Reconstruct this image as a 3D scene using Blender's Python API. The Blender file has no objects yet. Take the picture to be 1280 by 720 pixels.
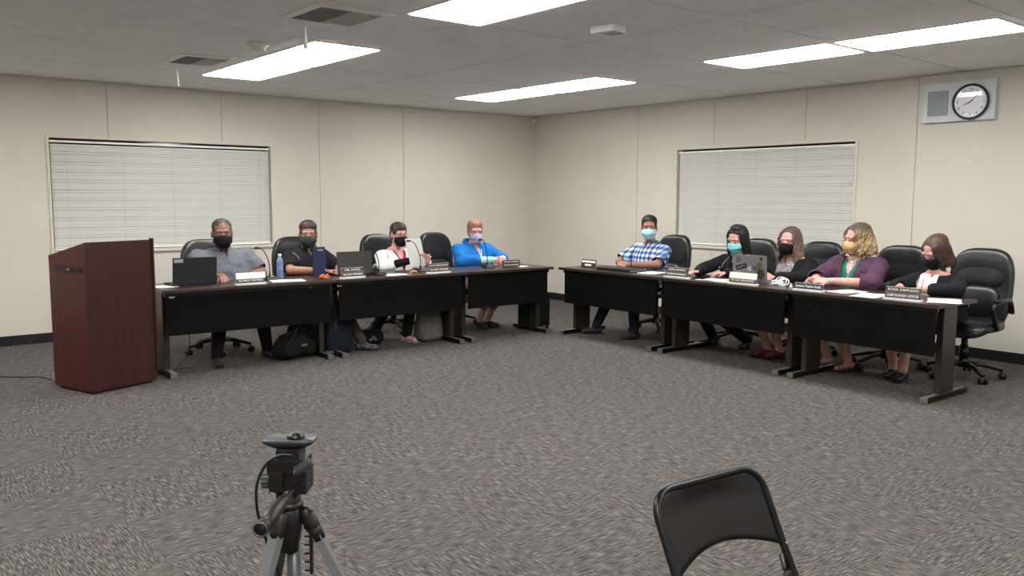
import bpy, bmesh, math, random
from mathutils import Vector as V, Matrix, noise as mnoise
random.seed(7)
PI = math.pi
sc = bpy.context.scene
C = sc.collection
H = 2.69

# ------------------------------------------------------------------ materials
def _nt(name):
    m = bpy.data.materials.new(name); m.use_nodes = True
    nt = m.node_tree; b = nt.nodes['Principled BSDF']
    return m, nt, b
def lin(c):
    return tuple(((x/255)/12.92 if x/255 <= .04045 else ((x/255+.055)/1.055)**2.4) for x in c) + (1,)
def mat(name, rgb, rough=.6, metal=0., var=0., scale=8., bump=0., bscale=60., spec=.5, rgb2=None, stretch=(1, 1, 1), trans=0., emit=0., coat=0.):
    m, nt, b = _nt(name)
    col = lin(rgb)
    b.inputs['Base Color'].default_value = col
    b.inputs['Roughness'].default_value = rough
    b.inputs['Metallic'].default_value = metal
    b.inputs['Specular IOR Level'].default_value = spec
    b.inputs['Coat Weight'].default_value = coat
    if trans: b.inputs['Transmission Weight'].default_value = trans
    tc = nt.nodes.new('ShaderNodeTexCoord'); mp = nt.nodes.new('ShaderNodeMapping')
    mp.inputs['Scale'].default_value = stretch
    nt.links.new(tc.outputs['Object'], mp.inputs['Vector'])
    if var or rgb2:
        n = nt.nodes.new('ShaderNodeTexNoise'); n.inputs['Scale'].default_value = scale; n.inputs['Detail'].default_value = 4
        nt.links.new(mp.outputs[0], n.inputs['Vector'])
        r = nt.nodes.new('ShaderNodeValToRGB'); r.color_ramp.elements[0].position = .35; r.color_ramp.elements[1].position = .65
        c2 = lin(rgb2) if rgb2 else tuple(min(1, x*(1+var)) for x in col[:3]) + (1,)
        c1 = col if rgb2 else tuple(x*(1-var) for x in col[:3]) + (1,)
        r.color_ramp.elements[0].color = c1; r.color_ramp.elements[1].color = c2
        nt.links.new(n.outputs['Fac'], r.inputs[0]); nt.links.new(r.outputs[0], b.inputs['Base Color'])
    if bump:
        n2 = nt.nodes.new('ShaderNodeTexNoise'); n2.inputs['Scale'].default_value = bscale; n2.inputs['Detail'].default_value = 3
        nt.links.new(mp.outputs[0], n2.inputs['Vector'])
        bp = nt.nodes.new('ShaderNodeBump'); bp.inputs['Strength'].default_value = bump; bp.inputs['Distance'].default_value = .01
        nt.links.new(n2.outputs['Fac'], bp.inputs['Height']); nt.links.new(bp.outputs[0], b.inputs['Normal'])
    if emit:
        b.inputs['Emission Color'].default_value = (1, .985, .95, 1); b.inputs['Emission Strength'].default_value = emit
    return m

M = {}
M['wall'] = mat('wall_vinyl', (211, 205, 194), .75, var=.03, scale=1.3, bump=.08, bscale=220)
M['seam'] = mat('seam_backing', (120, 112, 98), .8)  # darker backing board, visible through the open joints between wall panels
M['trimw'] = mat('window_trim_paint', (212, 205, 190), .5)
M['base'] = mat('vinyl_cove_base', (22, 22, 28), .45)
M['ceil'] = mat('ceiling_board', (234, 234, 235), .9, var=.03, scale=5, bump=.25, bscale=90, stretch=(.5, 3, 1))
M['ceilgap'] = mat('ceiling_joint', (30, 28, 26), .9)
M['beam'] = mat('ceiling_beam_strip', (222, 219, 214), .8)
M['light'] = mat('lamp_diffuser', (255, 255, 255), .5, emit=15.0)
M['whitemetal'] = mat('white_enamel', (215, 215, 212), .4)
M['duct'] = mat('duct_dark', (40, 40, 42), .8)
M['slat'] = mat('blind_slat', (250, 249, 244), .45)
M['glassdark'] = mat('night_glass', (14, 16, 20), .05, spec=.6)
M['black'] = mat('black_plastic', (16, 16, 18), .45, bump=.05, bscale=300)
M['blackm'] = mat('black_paint_metal', (12, 12, 13), .35, metal=.2)
M['panel'] = mat('modesty_panel_black', (5, 5, 6), .7, spec=.15)
M['leather'] = mat('black_leather', (17, 18, 21), .34, var=.12, scale=5, bump=.15, bscale=35, spec=.55)
M['chrome'] = mat('brushed_steel', (185, 185, 188), .3, metal=1)
M['silver'] = mat('silver_tube', (150, 152, 155), .35, metal=.7)
M['greym'] = mat('grey_tube', (90, 92, 96), .4, metal=.5)
M['paper'] = mat('white_paper', (240, 240, 238), .8)
M['white'] = mat('white_plastic', (238, 238, 236), .45)
M['greyp'] = mat('grey_plastic', (150, 153, 158), .5)
M['navyplate'] = mat('navy_plate', (34, 38, 66), .4)
M['plate'] = mat('brown_plate', (62, 50, 46), .4)
M['txt'] = mat('white_lettering', (240, 238, 232), .6)
M['blk'] = mat('black_lettering', (18, 18, 22), .6)
M['eyew'] = mat('eye_white', (170, 158, 150), .4)
M['iris'] = mat('eye_iris', (38, 24, 18), .2)
M['lens'] = mat('spectacle_frame', (60, 45, 45), .3)
M['clockf'] = mat('clock_face', (226, 228, 240), .25)
M['speak'] = mat('speaker_grille', (150, 156, 164), .6, var=.1, scale=60)
M['box'] = mat('clock_cabinet', (206, 213, 214), .5)

def wood(name, c1, c2, rough=.35, sc_=(1.2, 14, 14), coat=0.):
    m, nt, b = _nt(name)
    tc = nt.nodes.new('ShaderNodeTexCoord'); mp = nt.nodes.new('ShaderNodeMapping'); mp.inputs['Scale'].default_value = sc_
    n = nt.nodes.new('ShaderNodeTexNoise'); n.inputs['Scale'].default_value = 3; n.inputs['Detail'].default_value = 6; n.inputs['Distortion'].default_value = .6
    r = nt.nodes.new('ShaderNodeValToRGB'); r.color_ramp.elements[0].position = .3; r.color_ramp.elements[1].position = .7
    r.color_ramp.elements[0].color = lin(c1); r.color_ramp.elements[1].color = lin(c2)
    nt.links.new(tc.outputs['Object'], mp.inputs[0]); nt.links.new(mp.outputs[0], n.inputs['Vector'])
    nt.links.new(n.outputs['Fac'], r.inputs[0]); nt.links.new(r.outputs[0], b.inputs['Base Color'])
    b.inputs['Roughness'].default_value = rough; b.inputs['Coat Weight'].default_value = coat
    return m
M['walnut'] = wood('dark_walnut_laminate', (38, 28, 25), (66, 51, 46), .3)
M['walnutv'] = wood('walnut_leg', (26, 19, 18), (50, 40, 37), .4, (14, 14, 1.2))
M['mahog'] = wood('mahogany_veneer', (48, 15, 12), (78, 28, 22), .38, (9, 9, .9))
M['mahogd'] = wood('mahogany_front', (44, 17, 16), (62, 26, 24), .38, (9, 9, .9))

def carpet():
    m, nt, b = _nt('loop_pile_carpet_tile')
    L = nt.links
    tc = nt.nodes.new('ShaderNodeTexCoord')
    outs = []
    for s, rz in (((14, 170, 14), .06), ((170, 14, 14), -.05)):
        mp = nt.nodes.new('ShaderNodeMapping'); mp.inputs['Scale'].default_value = s
        mr = nt.nodes.new('ShaderNodeMapping'); mr.inputs['Rotation'].default_value = (0, 0, rz)
        L.new(tc.outputs['Object'], mr.inputs[0]); L.new(mr.outputs[0], mp.inputs[0])
        n = nt.nodes.new('ShaderNodeTexNoise'); n.inputs['Scale'].default_value = 1; n.inputs['Detail'].default_value = 2.0; n.inputs['Roughness'].default_value = .65
        L.new(mp.outputs[0], n.inputs['Vector']); outs.append(n.outputs['Fac'])
    ck = nt.nodes.new('ShaderNodeTexChecker'); ck.inputs['Scale'].default_value = 1/.61
    mo = nt.nodes.new('ShaderNodeMapping'); mo.inputs['Location'].default_value = (.1, .17, .5)
    L.new(tc.outputs['Object'], mo.inputs[0]); L.new(mo.outputs[0], ck.inputs['Vector'])
    mx = nt.nodes.new('ShaderNodeMix'); mx.data_type = 'FLOAT'
    L.new(ck.outputs['Fac'], mx.inputs[0]); L.new(outs[0], mx.inputs[2]); L.new(outs[1], mx.inputs[3])
    r = nt.nodes.new('ShaderNodeValToRGB'); e = r.color_ramp.elements
    e[0].position = .38; e[0].color = lin((62, 58, 56)); e[1].position = .70; e[1].color = lin((132, 127, 122))
    k = e.new(.5); k.color = lin((82, 77, 75))
    L.new(mx.outputs[0], r.inputs[0]); L.new(r.outputs[0], b.inputs['Base Color'])
    b.inputs['Roughness'].default_value = .95; b.inputs['Specular IOR Level'].default_value = .1
    bp = nt.nodes.new('ShaderNodeBump'); bp.inputs['Strength'].default_value = .25; bp.inputs['Distance'].default_value = .002
    L.new(mx.outputs[0], bp.inputs['Height']); L.new(bp.outputs[0], b.inputs['Normal'])
    return m
M['carpet'] = carpet()

def plaid():
    m, nt, b = _nt('blue_white_plaid_cotton')
    L = nt.links; tc = nt.nodes.new('ShaderNodeTexCoord'); sp = nt.nodes.new('ShaderNodeSeparateXYZ'); L.new(tc.outputs['Object'], sp.inputs[0])
    def band(sock, per, off):
        a = nt.nodes.new('ShaderNodeMath'); a.operation = 'MULTIPLY_ADD'; a.inputs[1].default_value = 2*PI/per; a.inputs[2].default_value = off
        s = nt.nodes.new('ShaderNodeMath'); s.operation = 'SINE'; t = nt.nodes.new('ShaderNodeMath'); t.operation = 'MULTIPLY_ADD'; t.inputs[1].default_value = 1.4; t.inputs[2].default_value = .5; t.use_clamp = True
        L.new(sock, a.inputs[0]); L.new(a.outputs[0], s.inputs[0]); L.new(s.outputs[0], t.inputs[0]); return t.outputs[0]
    def mul(a, bb, op='ADD'):
        x = nt.nodes.new('ShaderNodeMath'); x.operation = op; L.new(a, x.inputs[0]); L.new(bb, x.inputs[1]); return x.outputs[0]
    a1 = band(sp.outputs['X'], .056, 0); a2 = band(sp.outputs['Z'], .056, 1)
    s = mul(a1, a2)
    h = nt.nodes.new('ShaderNodeMath'); h.operation = 'MULTIPLY'; h.inputs[1].default_value = .5; L.new(s, h.inputs[0])
    r = nt.nodes.new('ShaderNodeValToRGB'); e = r.color_ramp.elements
    e[0].position = .1; e[0].color = lin((205, 214, 232)); e[1].position = .9; e[1].color = lin((36, 50, 92)); k = e.new(.5); k.color = lin((96, 130, 188))
    L.new(h.outputs[0], r.inputs[0]); L.new(r.outputs[0], b.inputs['Base Color']); b.inputs['Roughness'].default_value = .85
    return m

def cloth(name, rgb, var=.12, scale=14, rough=.85, bump=.6, bscale=18, rgb2=None):
    m = mat(name, rgb, rough, var=var, scale=scale, bump=bump, bscale=bscale, spec=.2, rgb2=rgb2); return m
def thinglass(name, rgb, tint=.9, rough=.03):
    m, nt, b = _nt(name); nt.nodes.remove(b)
    out = nt.nodes['Material Output']; tr = nt.nodes.new('ShaderNodeBsdfTransparent'); gl = nt.nodes.new('ShaderNodeBsdfGlossy'); fr = nt.nodes.new('ShaderNodeFresnel'); mx = nt.nodes.new('ShaderNodeMixShader')
    c = lin(rgb); tr.inputs[0].default_value = (c[0]*tint, c[1]*tint, c[2]*tint, 1); gl.inputs['Roughness'].default_value = rough; fr.inputs[0].default_value = 1.5
    nt.links.new(fr.outputs[0], mx.inputs[0]); nt.links.new(tr.outputs[0], mx.inputs[1]); nt.links.new(gl.outputs[0], mx.inputs[2]); nt.links.new(mx.outputs[0], out.inputs[0])
    return m
def skinm(name, rgb): 
    m = mat(name, rgb, .55, var=.08, scale=25, bump=.05, bscale=150, spec=.35)
    b = m.node_tree.nodes['Principled BSDF']; b.inputs['Subsurface Weight'].default_value = .08
    b.inputs['Subsurface Radius'].default_value = (.02, .008, .004); return m

# ------------------------------------------------------------------ mesh helpers
def obj(name, data, m=None, parent=None, smooth=False):
    if isinstance(data, bmesh.types.BMesh):
        me = bpy.data.meshes.new(name); data.to_mesh(me); data.free()
    else: me = data
    if m is not None:
        me.materials.clear()
        for x in (m if isinstance(m, (list, tuple)) else [m]): me.materials.append(x)
    if smooth:
        me.polygons.foreach_set('use_smooth', [True]*len(me.polygons))
    o = bpy.data.objects.new(name, me); C.objects.link(o)
    if parent is not None: o.parent = parent
    return o
def tag(o, label, cat, group=None, kind=None):
    o['label'] = label; o['category'] = cat
    if group: o['group'] = group
    if kind: o['kind'] = kind
    return o
def thing(name, label, cat, loc=(0, 0, 0), rz=0., group=None):
    o = bpy.data.objects.new(name, None); C.objects.link(o); o.empty_display_size = .1
    o.location = loc; o.rotation_euler = (0, 0, rz); return tag(o, label, cat, group)
def struct(name, bm, m):
    o = obj(name, bm, m); o['kind'] = 'structure'; return o
def dup(root, loc, rz, label):
    r = root.copy(); C.objects.link(r); r.location = loc; r.rotation_euler = (0, 0, rz); r['label'] = label
    for ch in list(root.children):
        c = ch.copy(); C.objects.link(c); c.parent = r
        for g in list(ch.children):
            d = g.copy(); C.objects.link(d); d.parent = c
    return r
def NB(): return bmesh.new()
def box(bm, lo, hi, bev=0., mi=0, mtx=None):
    lo, hi = V(lo), V(hi); c = (lo+hi)/2; s = hi-lo
    r = bmesh.ops.create_cube(bm, size=1, matrix=Matrix.Translation(c) @ Matrix.Diagonal((*s, 1)))
    vs = r['verts']
    if bev > 0:
        es = list({e for v in vs for e in v.link_edges})
        q = bmesh.ops.bevel(bm, geom=es, offset=bev, segments=2, profile=.7, affect='EDGES'); vs = list({v for f in q['faces'] for v in f.verts} | {v for v in vs if v.is_valid})
    fs = {f for v in vs for f in v.link_faces}
    for f in fs: f.material_index = mi
    if mtx is not None: bmesh.ops.transform(bm, matrix=mtx, verts=vs)
    return vs
def quat_to(a, b):
    d = (V(b)-V(a)); return V((0, 0, 1)).rotation_difference(d.normalized()) if d.length > 1e-9 else V((0, 0, 1)).rotation_difference(V((0, 0, 1)))
def capsule(bm, a, b, ra, rb=None, seg=12, sq=(1, 1)):
    rb = ra if rb is None else rb
    a, b = V(a), V(b); q = quat_to(a, b); L = (b-a).length
    prof = [(-ra*math.cos(t), ra*math.sin(t)) for t in [k*PI/8 for k in range(1, 5)]] + [(L+rb*math.sin(t), rb*math.cos(t)) for t in [k*PI/8 for k in range(0, 4)]]
    rings = []
    for z, r in prof:
        rings.append([bm.verts.new(a + q @ V((r*sq[0]*math.cos(2*PI*i/seg), r*sq[1]*math.sin(2*PI*i/seg), z))) for i in range(seg)])
    p0 = bm.verts.new(a + q @ V((0, 0, -ra))); p1 = bm.verts.new(a + q @ V((0, 0, L+rb)))
    for j in range(len(rings)-1):
        for i in range(seg): bm.faces.new((rings[j][i], rings[j][(i+1) % seg], rings[j+1][(i+1) % seg], rings[j+1][i]))
    for i in range(seg):
        bm.faces.new((p0, rings[0][(i+1) % seg], rings[0][i])); bm.faces.new((p1, rings[-1][i], rings[-1][(i+1) % seg]))
def ell(bm, c, r, rot=None, seg=20, rg=12):
    m = Matrix.Translation(V(c)) @ (rot.to_4x4() if rot is not None else Matrix()) @ Matrix.Diagonal((r[0], r[1], r[2], 1))
    bmesh.ops.create_uvsphere(bm, u_segments=seg, v_segments=rg, radius=1, matrix=m)
def loft(bm, rings, seg=24, p=2.4):
    """rings: (x, y, z, rx, ry) horizontal superellipse sections, closed at both ends"""
    R = []
    for (x, y, z, rx, ry) in rings:
        row = []
        for i in range(seg):
            t = 2*PI*i/seg; c, s = math.cos(t), math.sin(t)
            row.append(bm.verts.new((x+rx*math.copysign(abs(c)**(2/p), c), y+ry*math.copysign(abs(s)**(2/p), s), z)))
        R.append(row)
    for j in range(len(R)-1):
        for i in range(seg): bm.faces.new((R[j][i], R[j][(i+1) % seg], R[j+1][(i+1) % seg], R[j+1][i]))
    bm.faces.new(list(reversed(R[0]))); bm.faces.new(R[-1])
def tube(bm, pts, r, seg=8, cap=True, closed=False, radii=None, sq=None):
    pts = [V(p) for p in pts]; n = len(pts); rows = []; up = None
    for k, p in enumerate(pts):
        if closed: t = pts[(k+1) % n]-pts[k-1]
        else: t = pts[min(k+1, n-1)]-pts[max(k-1, 0)]
        t.normalize()
        if up is None:
            up = V((0, 0, 1)) if abs(t.z) < .9 else V((1, 0, 0))
        s = t.cross(up); s.normalize(); u = s.cross(t); up = u
        rr = radii[k] if radii else r
        a, b_ = (sq if sq else (1, 1))
        rows.append([bm.verts.new(p + s*(rr*a*math.cos(2*PI*i/seg)) + u*(rr*b_*math.sin(2*PI*i/seg))) for i in range(seg)])
    m = n if closed else n-1
    for j in range(m):
        A, B = rows[j], rows[(j+1) % n]
        for i in range(seg): bm.faces.new((A[i], A[(i+1) % seg], B[(i+1) % seg], B[i]))
    if cap and not closed:
        bm.faces.new(list(reversed(rows[0]))); bm.faces.new(rows[-1])
def smoothpts(pts, n=8):
    pts = [V(p) for p in pts]; out = []
    P = [pts[0]*2-pts[1]] + pts + [pts[-1]*2-pts[-2]]
    for i in range(1, len(P)-2):
        for k in range(n):
            t = k/n; a, b, c, d = P[i-1], P[i], P[i+1], P[i+2]
            out.append(.5*((2*b)+(c-a)*t+(2*a-5*b+4*c-d)*t*t+(3*b-a-3*c+d)*t**3))
    out.append(pts[-1]); return out
def cyl(bm, a, b, r, seg=20, rb=None):
    tube(bm, [a, b], r, seg, radii=[r, r if rb is None else rb])
def lathe(bm, prof, seg=24, c=(0, 0, 0)):
    R = [[bm.verts.new((c[0]+r*math.cos(2*PI*i/seg), c[1]+r*math.sin(2*PI*i/seg), c[2]+z)) for i in range(seg)] for r, z in prof]
    for j in range(len(R)-1):
        for i in range(seg): bm.faces.new((R[j][i], R[j][(i+1) % seg], R[j+1][(i+1) % seg], R[j+1][i]))
    bm.faces.new(list(reversed(R[0]))); bm.faces.new(R[-1])
def superell(bm, c, h, p=4, n=20, fn=None):
    """rounded cushion: superellipsoid of half sizes h; fn deforms a local point"""
    c = V(c); rows = []
    def sg(x, e): return math.copysign(abs(x)**e, x)
    e = 2/p
    for j in range(1, n):
        ph = -PI/2+PI*j/n; row = []
        for i in range(2*n):
            th = PI*i/n
            q = V((h[0]*sg(math.cos(ph), e)*sg(math.cos(th), e), h[1]*sg(math.cos(ph), e)*sg(math.sin(th), e), h[2]*sg(math.sin(ph), e)))
            if fn: q = fn(q)
            row.append(bm.verts.new(c+q))
        rows.append(row)
    b0, t0 = V((0, 0, -h[2])), V((0, 0, h[2]))
    if fn: b0, t0 = fn(b0), fn(t0)
    b0 = bm.verts.new(c+b0); t0 = bm.verts.new(c+t0); m = 2*n
    for j in range(len(rows)-1):
        for i in range(m): bm.faces.new((rows[j][i], rows[j][(i+1) % m], rows[j+1][(i+1) % m], rows[j+1][i]))
    for i in range(m):
        bm.faces.new((b0, rows[0][(i+1) % m], rows[0][i])); bm.faces.new((t0, rows[-1][i], rows[-1][(i+1) % m]))
def remesh(bm, voxel, it=4, fac=.5, cut=None, solid=0.):
    me = bpy.data.meshes.new('blend'); bm.to_mesh(me); bm.free()
    o = bpy.data.objects.new('blend', me); C.objects.link(o)
    r = o.modifiers.new('r', 'REMESH'); r.mode = 'VOXEL'; r.voxel_size = voxel
    if it:
        s = o.modifiers.new('s', 'SMOOTH'); s.iterations = it; s.factor = fac
    dg = bpy.context.evaluated_depsgraph_get()
    out = bpy.data.meshes.new_from_object(o.evaluated_get(dg))
    bpy.data.objects.remove(o); bpy.data.meshes.remove(me)
    if cut or solid:
        b2 = NB(); b2.from_mesh(out)
        if cut:
            bad = [f for f in b2.faces if cut(f.calc_center_median())]
            bmesh.ops.delete(b2, geom=bad, context='FACES')
        if solid: bmesh.ops.solidify(b2, geom=b2.faces[:], thickness=solid)
        b2.to_mesh(out); b2.free()
    return out
def text(body, size, m, parent, mtx, name='lettering', width=None, ext=.0006):
    cu = bpy.data.curves.new('t', 'FONT'); cu.body = body; cu.size = size; cu.align_x = 'CENTER'; cu.align_y = 'CENTER'; cu.extrude = ext; cu.resolution_u = 2
    o = bpy.data.objects.new('t', cu); C.objects.link(o)
    me = bpy.data.meshes.new_from_object(o.evaluated_get(bpy.context.evaluated_depsgraph_get()))
    bpy.data.objects.remove(o); bpy.data.curves.remove(cu)
    if width and len(me.vertices):
        xs = [v.co.x for v in me.vertices]; w = max(xs)-min(xs)
        if w > 0:
            for v in me.vertices: v.co.x *= width/w
    me.transform(mtx)
    return obj(name, me, m, parent)

# ------------------------------------------------------------------ camera (solved from the room's lines)
f_px, yaw, pitch, roll = 1071.16, .690193, -.10656, .00309
cam_loc = V((-8.4996, -9.7888, 1.5134))
fw = V((math.cos(pitch)*math.sin(yaw), math.cos(pitch)*math.cos(yaw), math.sin(pitch)))
rt = V((math.cos(yaw), -math.sin(yaw), 0)); up = rt.cross(fw)
rr = rt*math.cos(roll)+up*math.sin(roll); uu = up*math.cos(roll)-rt*math.sin(roll)
cd = bpy.data.cameras.new('camera'); cam = bpy.data.objects.new('camera', cd); C.objects.link(cam)
mw = Matrix((rr, uu, -fw)).transposed().to_4x4(); mw.translation = cam_loc; cam.matrix_world = mw
cd.sensor_width = 36; cd.lens = f_px/1280*36; cd.clip_start = .05
sc.camera = cam

# ------------------------------------------------------------------ room shell
XL, YF = -11.0, -12.4     # far sides of the room, behind the camera
bm = NB(); box(bm, (XL-.2, YF-.2, -.1), (.2, .2, 0)); struct('floor', bm, M['carpet'])
winL = (-6.53, -4.15, .93, 2.10); winR = (-5.11, -2.74, .92, 2.10)     # along-wall min, max, z min, z max
def wall_panels(bm, a0, a1, seams, win, put):
    """vinyl wall boards 1.22 m wide with open joints, around a window hole"""
    cuts = sorted([s for s in seams if a0 < s < a1])
    edges = [a0]+cuts+[a1]; g = .003
    for i in range(len(edges)-1):
        s, e = edges[i]+(g if i else 0), edges[i+1]-(g if i < len(edges)-2 else 0)
        if win is None or e <= win[0] or s >= win[1]: put(s, e, 0, H); continue
        if s < win[0]: put(s, win[0], 0, H)
        if e > win[1]: put(win[1], e, 0, H)
        ms, me_ = max(s, win[0]), min(e, win[1])
        put(ms, me_, 0, win[2]); put(ms, me_, win[3], H)
def backing(bm, a0, a1, win, put):
    if win is None: put(a0, a1, 0, H); return
    put(a0, win[0], 0, H); put(win[1], a1, 0, H); put(win[0], win[1], 0, win[2]); put(win[0], win[1], win[3], H)
bm = NB()
wall_panels(bm, XL, 0, [-2.2955-1.22*k for k in range(8)], winL, lambda a, b, z0, z1: box(bm, (a, 0, z0), (b, .012, z1), 0, 0))
backing(bm, XL, .2, winL, lambda a, b, z0, z1: box(bm, (a, .012, z0), (b, .16, z1), 0, 1))
struct('wall_back', bm, [M['wall'], M['seam']])
bm = NB()
wall_panels(bm, YF, 0, [-2.0747-1.22*k for k in range(9)], winR, lambda a, b, z0, z1: box(bm, (0, a, z0), (.012, b, z1), 0, 0))
backing(bm, YF, .2, winR, lambda a, b, z0, z1: box(bm, (.012, a, z0), (.16, b, z1), 0, 1))
struct('wall_right', bm, [M['wall'], M['seam']])
bm = NB(); box(bm, (XL-.15, YF, 0), (XL, .2, H)); struct('wall_left', bm, M['wall'])
bm = NB(); box(bm, (XL-.15, YF-.15, 0), (.2, YF, H)); struct('wall_front', bm, M['wall'])
for nm, lo, hi in (('baseboard_back', (XL, -.008, 0), (0, 0, .1)), ('baseboard_right', (-.008, YF, 0), (0, -.008, .1)), ('baseboard_left', (XL, YF, 0), (XL+.008, -.008, .1)), ('baseboard_front', (XL+.008, YF, 0), (-.008, YF+.008, .1))):
    bm = NB(); box(bm, lo, hi, .002); struct(nm, bm, M['base'])

# ceiling: boards between two beam strips, open joints every 1.24 m, fine joints every .61 m
bm = NB()
lights = [(x, y) for x in (-2.357, -5.391, -8.62) for y in (-1.27, -2.50, -4.97, -6.20, -8.67, -9.90)]
LW, LL = .57, 1.145
bays = [(0, -3.56), (-3.735, -7.19), (-7.33, XL)]
for bx0, bx1 in bays:
    y = 0.
    while y > YF+.01:
        y1 = max(y-1.24, YF)
        box(bm, (bx1+.010, y1+.008, H), (bx0-.010, y-.008, H+.02), .002, 0)
        y = y1
for x in (-3.647, -7.26): box(bm, (x-.083, YF, H-.004), (x+.083, 0, H+.02), .003, 2)
box(bm, (XL-.15, YF-.15, H+.02), (.2, .2, H+.15), 0, 1)
struct('ceiling', bm, [M['ceil'], M['ceilgap'], M['beam']])
# thin T joints as fine strips in each bay
bm = NB()
for bx0, bx1 in bays:
    x = bx0-.61
    while x > bx1+.2:
        box(bm, (x-.002, YF, H-.0015), (x+.002, 0, H+.001), 0, 0); x -= .61
struct('trim_1', bm, M['ceil'])
# window trims, glass, blinds
def window(idx, w, horizontal):
    def P(a, d, z): return (a, d, z) if horizontal else (d, a, z)
    def bx(bm, a0, a1, d0, d1, z0, z1, bev=0):
        p, q = P(a0, d0, z0), P(a1, d1, z1)
        box(bm, [min(p[i], q[i]) for i in range(3)], [max(p[i], q[i]) for i in range(3)], bev)
    a0, a1, z0, z1 = w
    bm = NB(); t = .022
    bx(bm, a0-t, a0+.006, -.012, .09, z0-.008, z1+t, .002); bx(bm, a1-.006, a1+t, -.012, .09, z0-.008, z1+t, .002)
    bx(bm, a0, a1, -.012, .09, z1-.006, z1+t, .002); bx(bm, a0-.03, a1+.03, -.03, .09, z0-.03, z0+.004, .003)
    wn = obj('window_%d' % idx, bm, M['trimw']); wn['kind'] = 'structure'
    bm = NB(); bx(bm, a0, a1, .085, .1, z0, z1); obj('pane', bm, M['glassdark'], wn)
    # blind
    lab = 'wide white slatted blind over the %s' % ('left window, behind the lectern' if horizontal else 'right window, nearer the clock')
    t_ = thing('window_blind', lab, 'blind', P((a0+a1)/2, .03, z0+.01))
    ox, oy, oz = t_.location
    def lb(bm, *a):
        n0 = len(bm.verts); bx(bm, *a)
    def shift(bm):
        bmesh.ops.translate(bm, verts=bm.verts, vec=(-ox, -oy, -oz)); return bm
    bm = NB(); bx(bm, a0+.015, a1-.015, .012, .045, z1-.05, z1-.03, .002); obj('headrail', shift(bm), M['slat'], t_)
    bm = NB(); bx(bm, a0+.015, a1-.015, .018, .042, z0+.012, z0+.03, .003); obj('bottom_rail', shift(bm), M['slat'], t_)
    bm = NB(); z = z0+.045; k = 0
    while z < z1-.058:
        ca, sa = math.cos(math.radians(76)), math.sin(math.radians(76)); hw = .0129
        pr = [(-hw*ca, hw*sa), (0, .0015), (hw*ca, -hw*sa)]   # room side edge up... closed slats
        pr = [(.03+d, z+zz) for d, zz in ((-hw*ca, -hw*sa), (-.0015, .001), (hw*ca, hw*sa))]
        rows = []
        for (d, zz) in pr:
            sag = .0012*math.sin(k*1.7)
            rows.append([bm.verts.new(P(a0+.02, d, zz+sag)), bm.verts.new(P(a1-.02, d, zz))])
        for j in range(2): bm.faces.new((rows[j][0], rows[j][1], rows[j+1][1], rows[j+1][0]))
        z += .0262; k += 1
    bmesh.ops.solidify(bm, geom=bm.faces[:], thickness=.0006)
    obj('slats', shift(bm), M['slat'], t_)
    for fr in (.07, .3, .52, .74, .94):
        bm = NB(); a = a0+(a1-a0)*fr; tube(bm, [P(a, .019, z0+.02), P(a, .019, z1-.04)], .0011, 5); obj('ladder_cord', shift(bm), M['trimw'], t_)
    bm = NB(); a = (a1-.05) if horizontal else (a0+.05); tube(bm, [P(a, .006, z1-.05), P(a, .004, z1-.40)], .0022, 6); obj('tilt_wand', shift(bm), M['white'], t_)
    bm = NB(); ell(bm, P(a, .004, z1-.415), (.008, .008, .018)); obj('cord_tassel', shift(bm), M['white'], t_)
window(1, winL, True); window(2, winR, False)

# ceiling lights
lab_l = {(0, 0): 'lit ceiling panel light nearest the room corner', (0, 1): 'lit ceiling panel light just in front of the one nearest the corner',
         (0, 2): 'long lit ceiling panel light above the window in the right wall', (0, 3): 'lit ceiling panel light nearest the clock, at the right edge',
         (1, 0): 'smaller-looking lit ceiling panel light beside the small left vent', (1, 1): 'lit ceiling panel light between smoke detector and hanging pull tag',
         (1, 2): 'lit ceiling panel light cut off by the top edge of the photo'}
for ci, x in enumerate((-2.357, -5.391, -8.62)):
    for ri, y in enumerate((-1.27, -2.50, -4.97, -6.20, -8.67, -9.90)):
        lb = lab_l.get((ci, ri), 'lit ceiling panel light behind or above the camera, outside the photo')
        t = thing('ceiling_light', lb, 'ceiling light', (x+LW/2, y-LL/2, H), 0, 'ceiling panel lights')
        bm = NB(); a, b = LW/2, LL/2
        for lo, hi in (((-a-.018, -b-.015, -.006), (a+.018, -b, .002)), ((-a-.018, b, -.006), (a+.018, b+.015, .002)), ((-a-.018, -b, -.006), (-a, b, .002)), ((a, -b, -.006), (a+.018, b, .002))): box(bm, lo, hi, .001)
        obj('frame', bm, M['beam'], t)
        bm = NB(); box(bm, (-a, -b, -.012), (a, b, -.002), .004); obj('diffuser', bm, M['light'], t)

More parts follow.
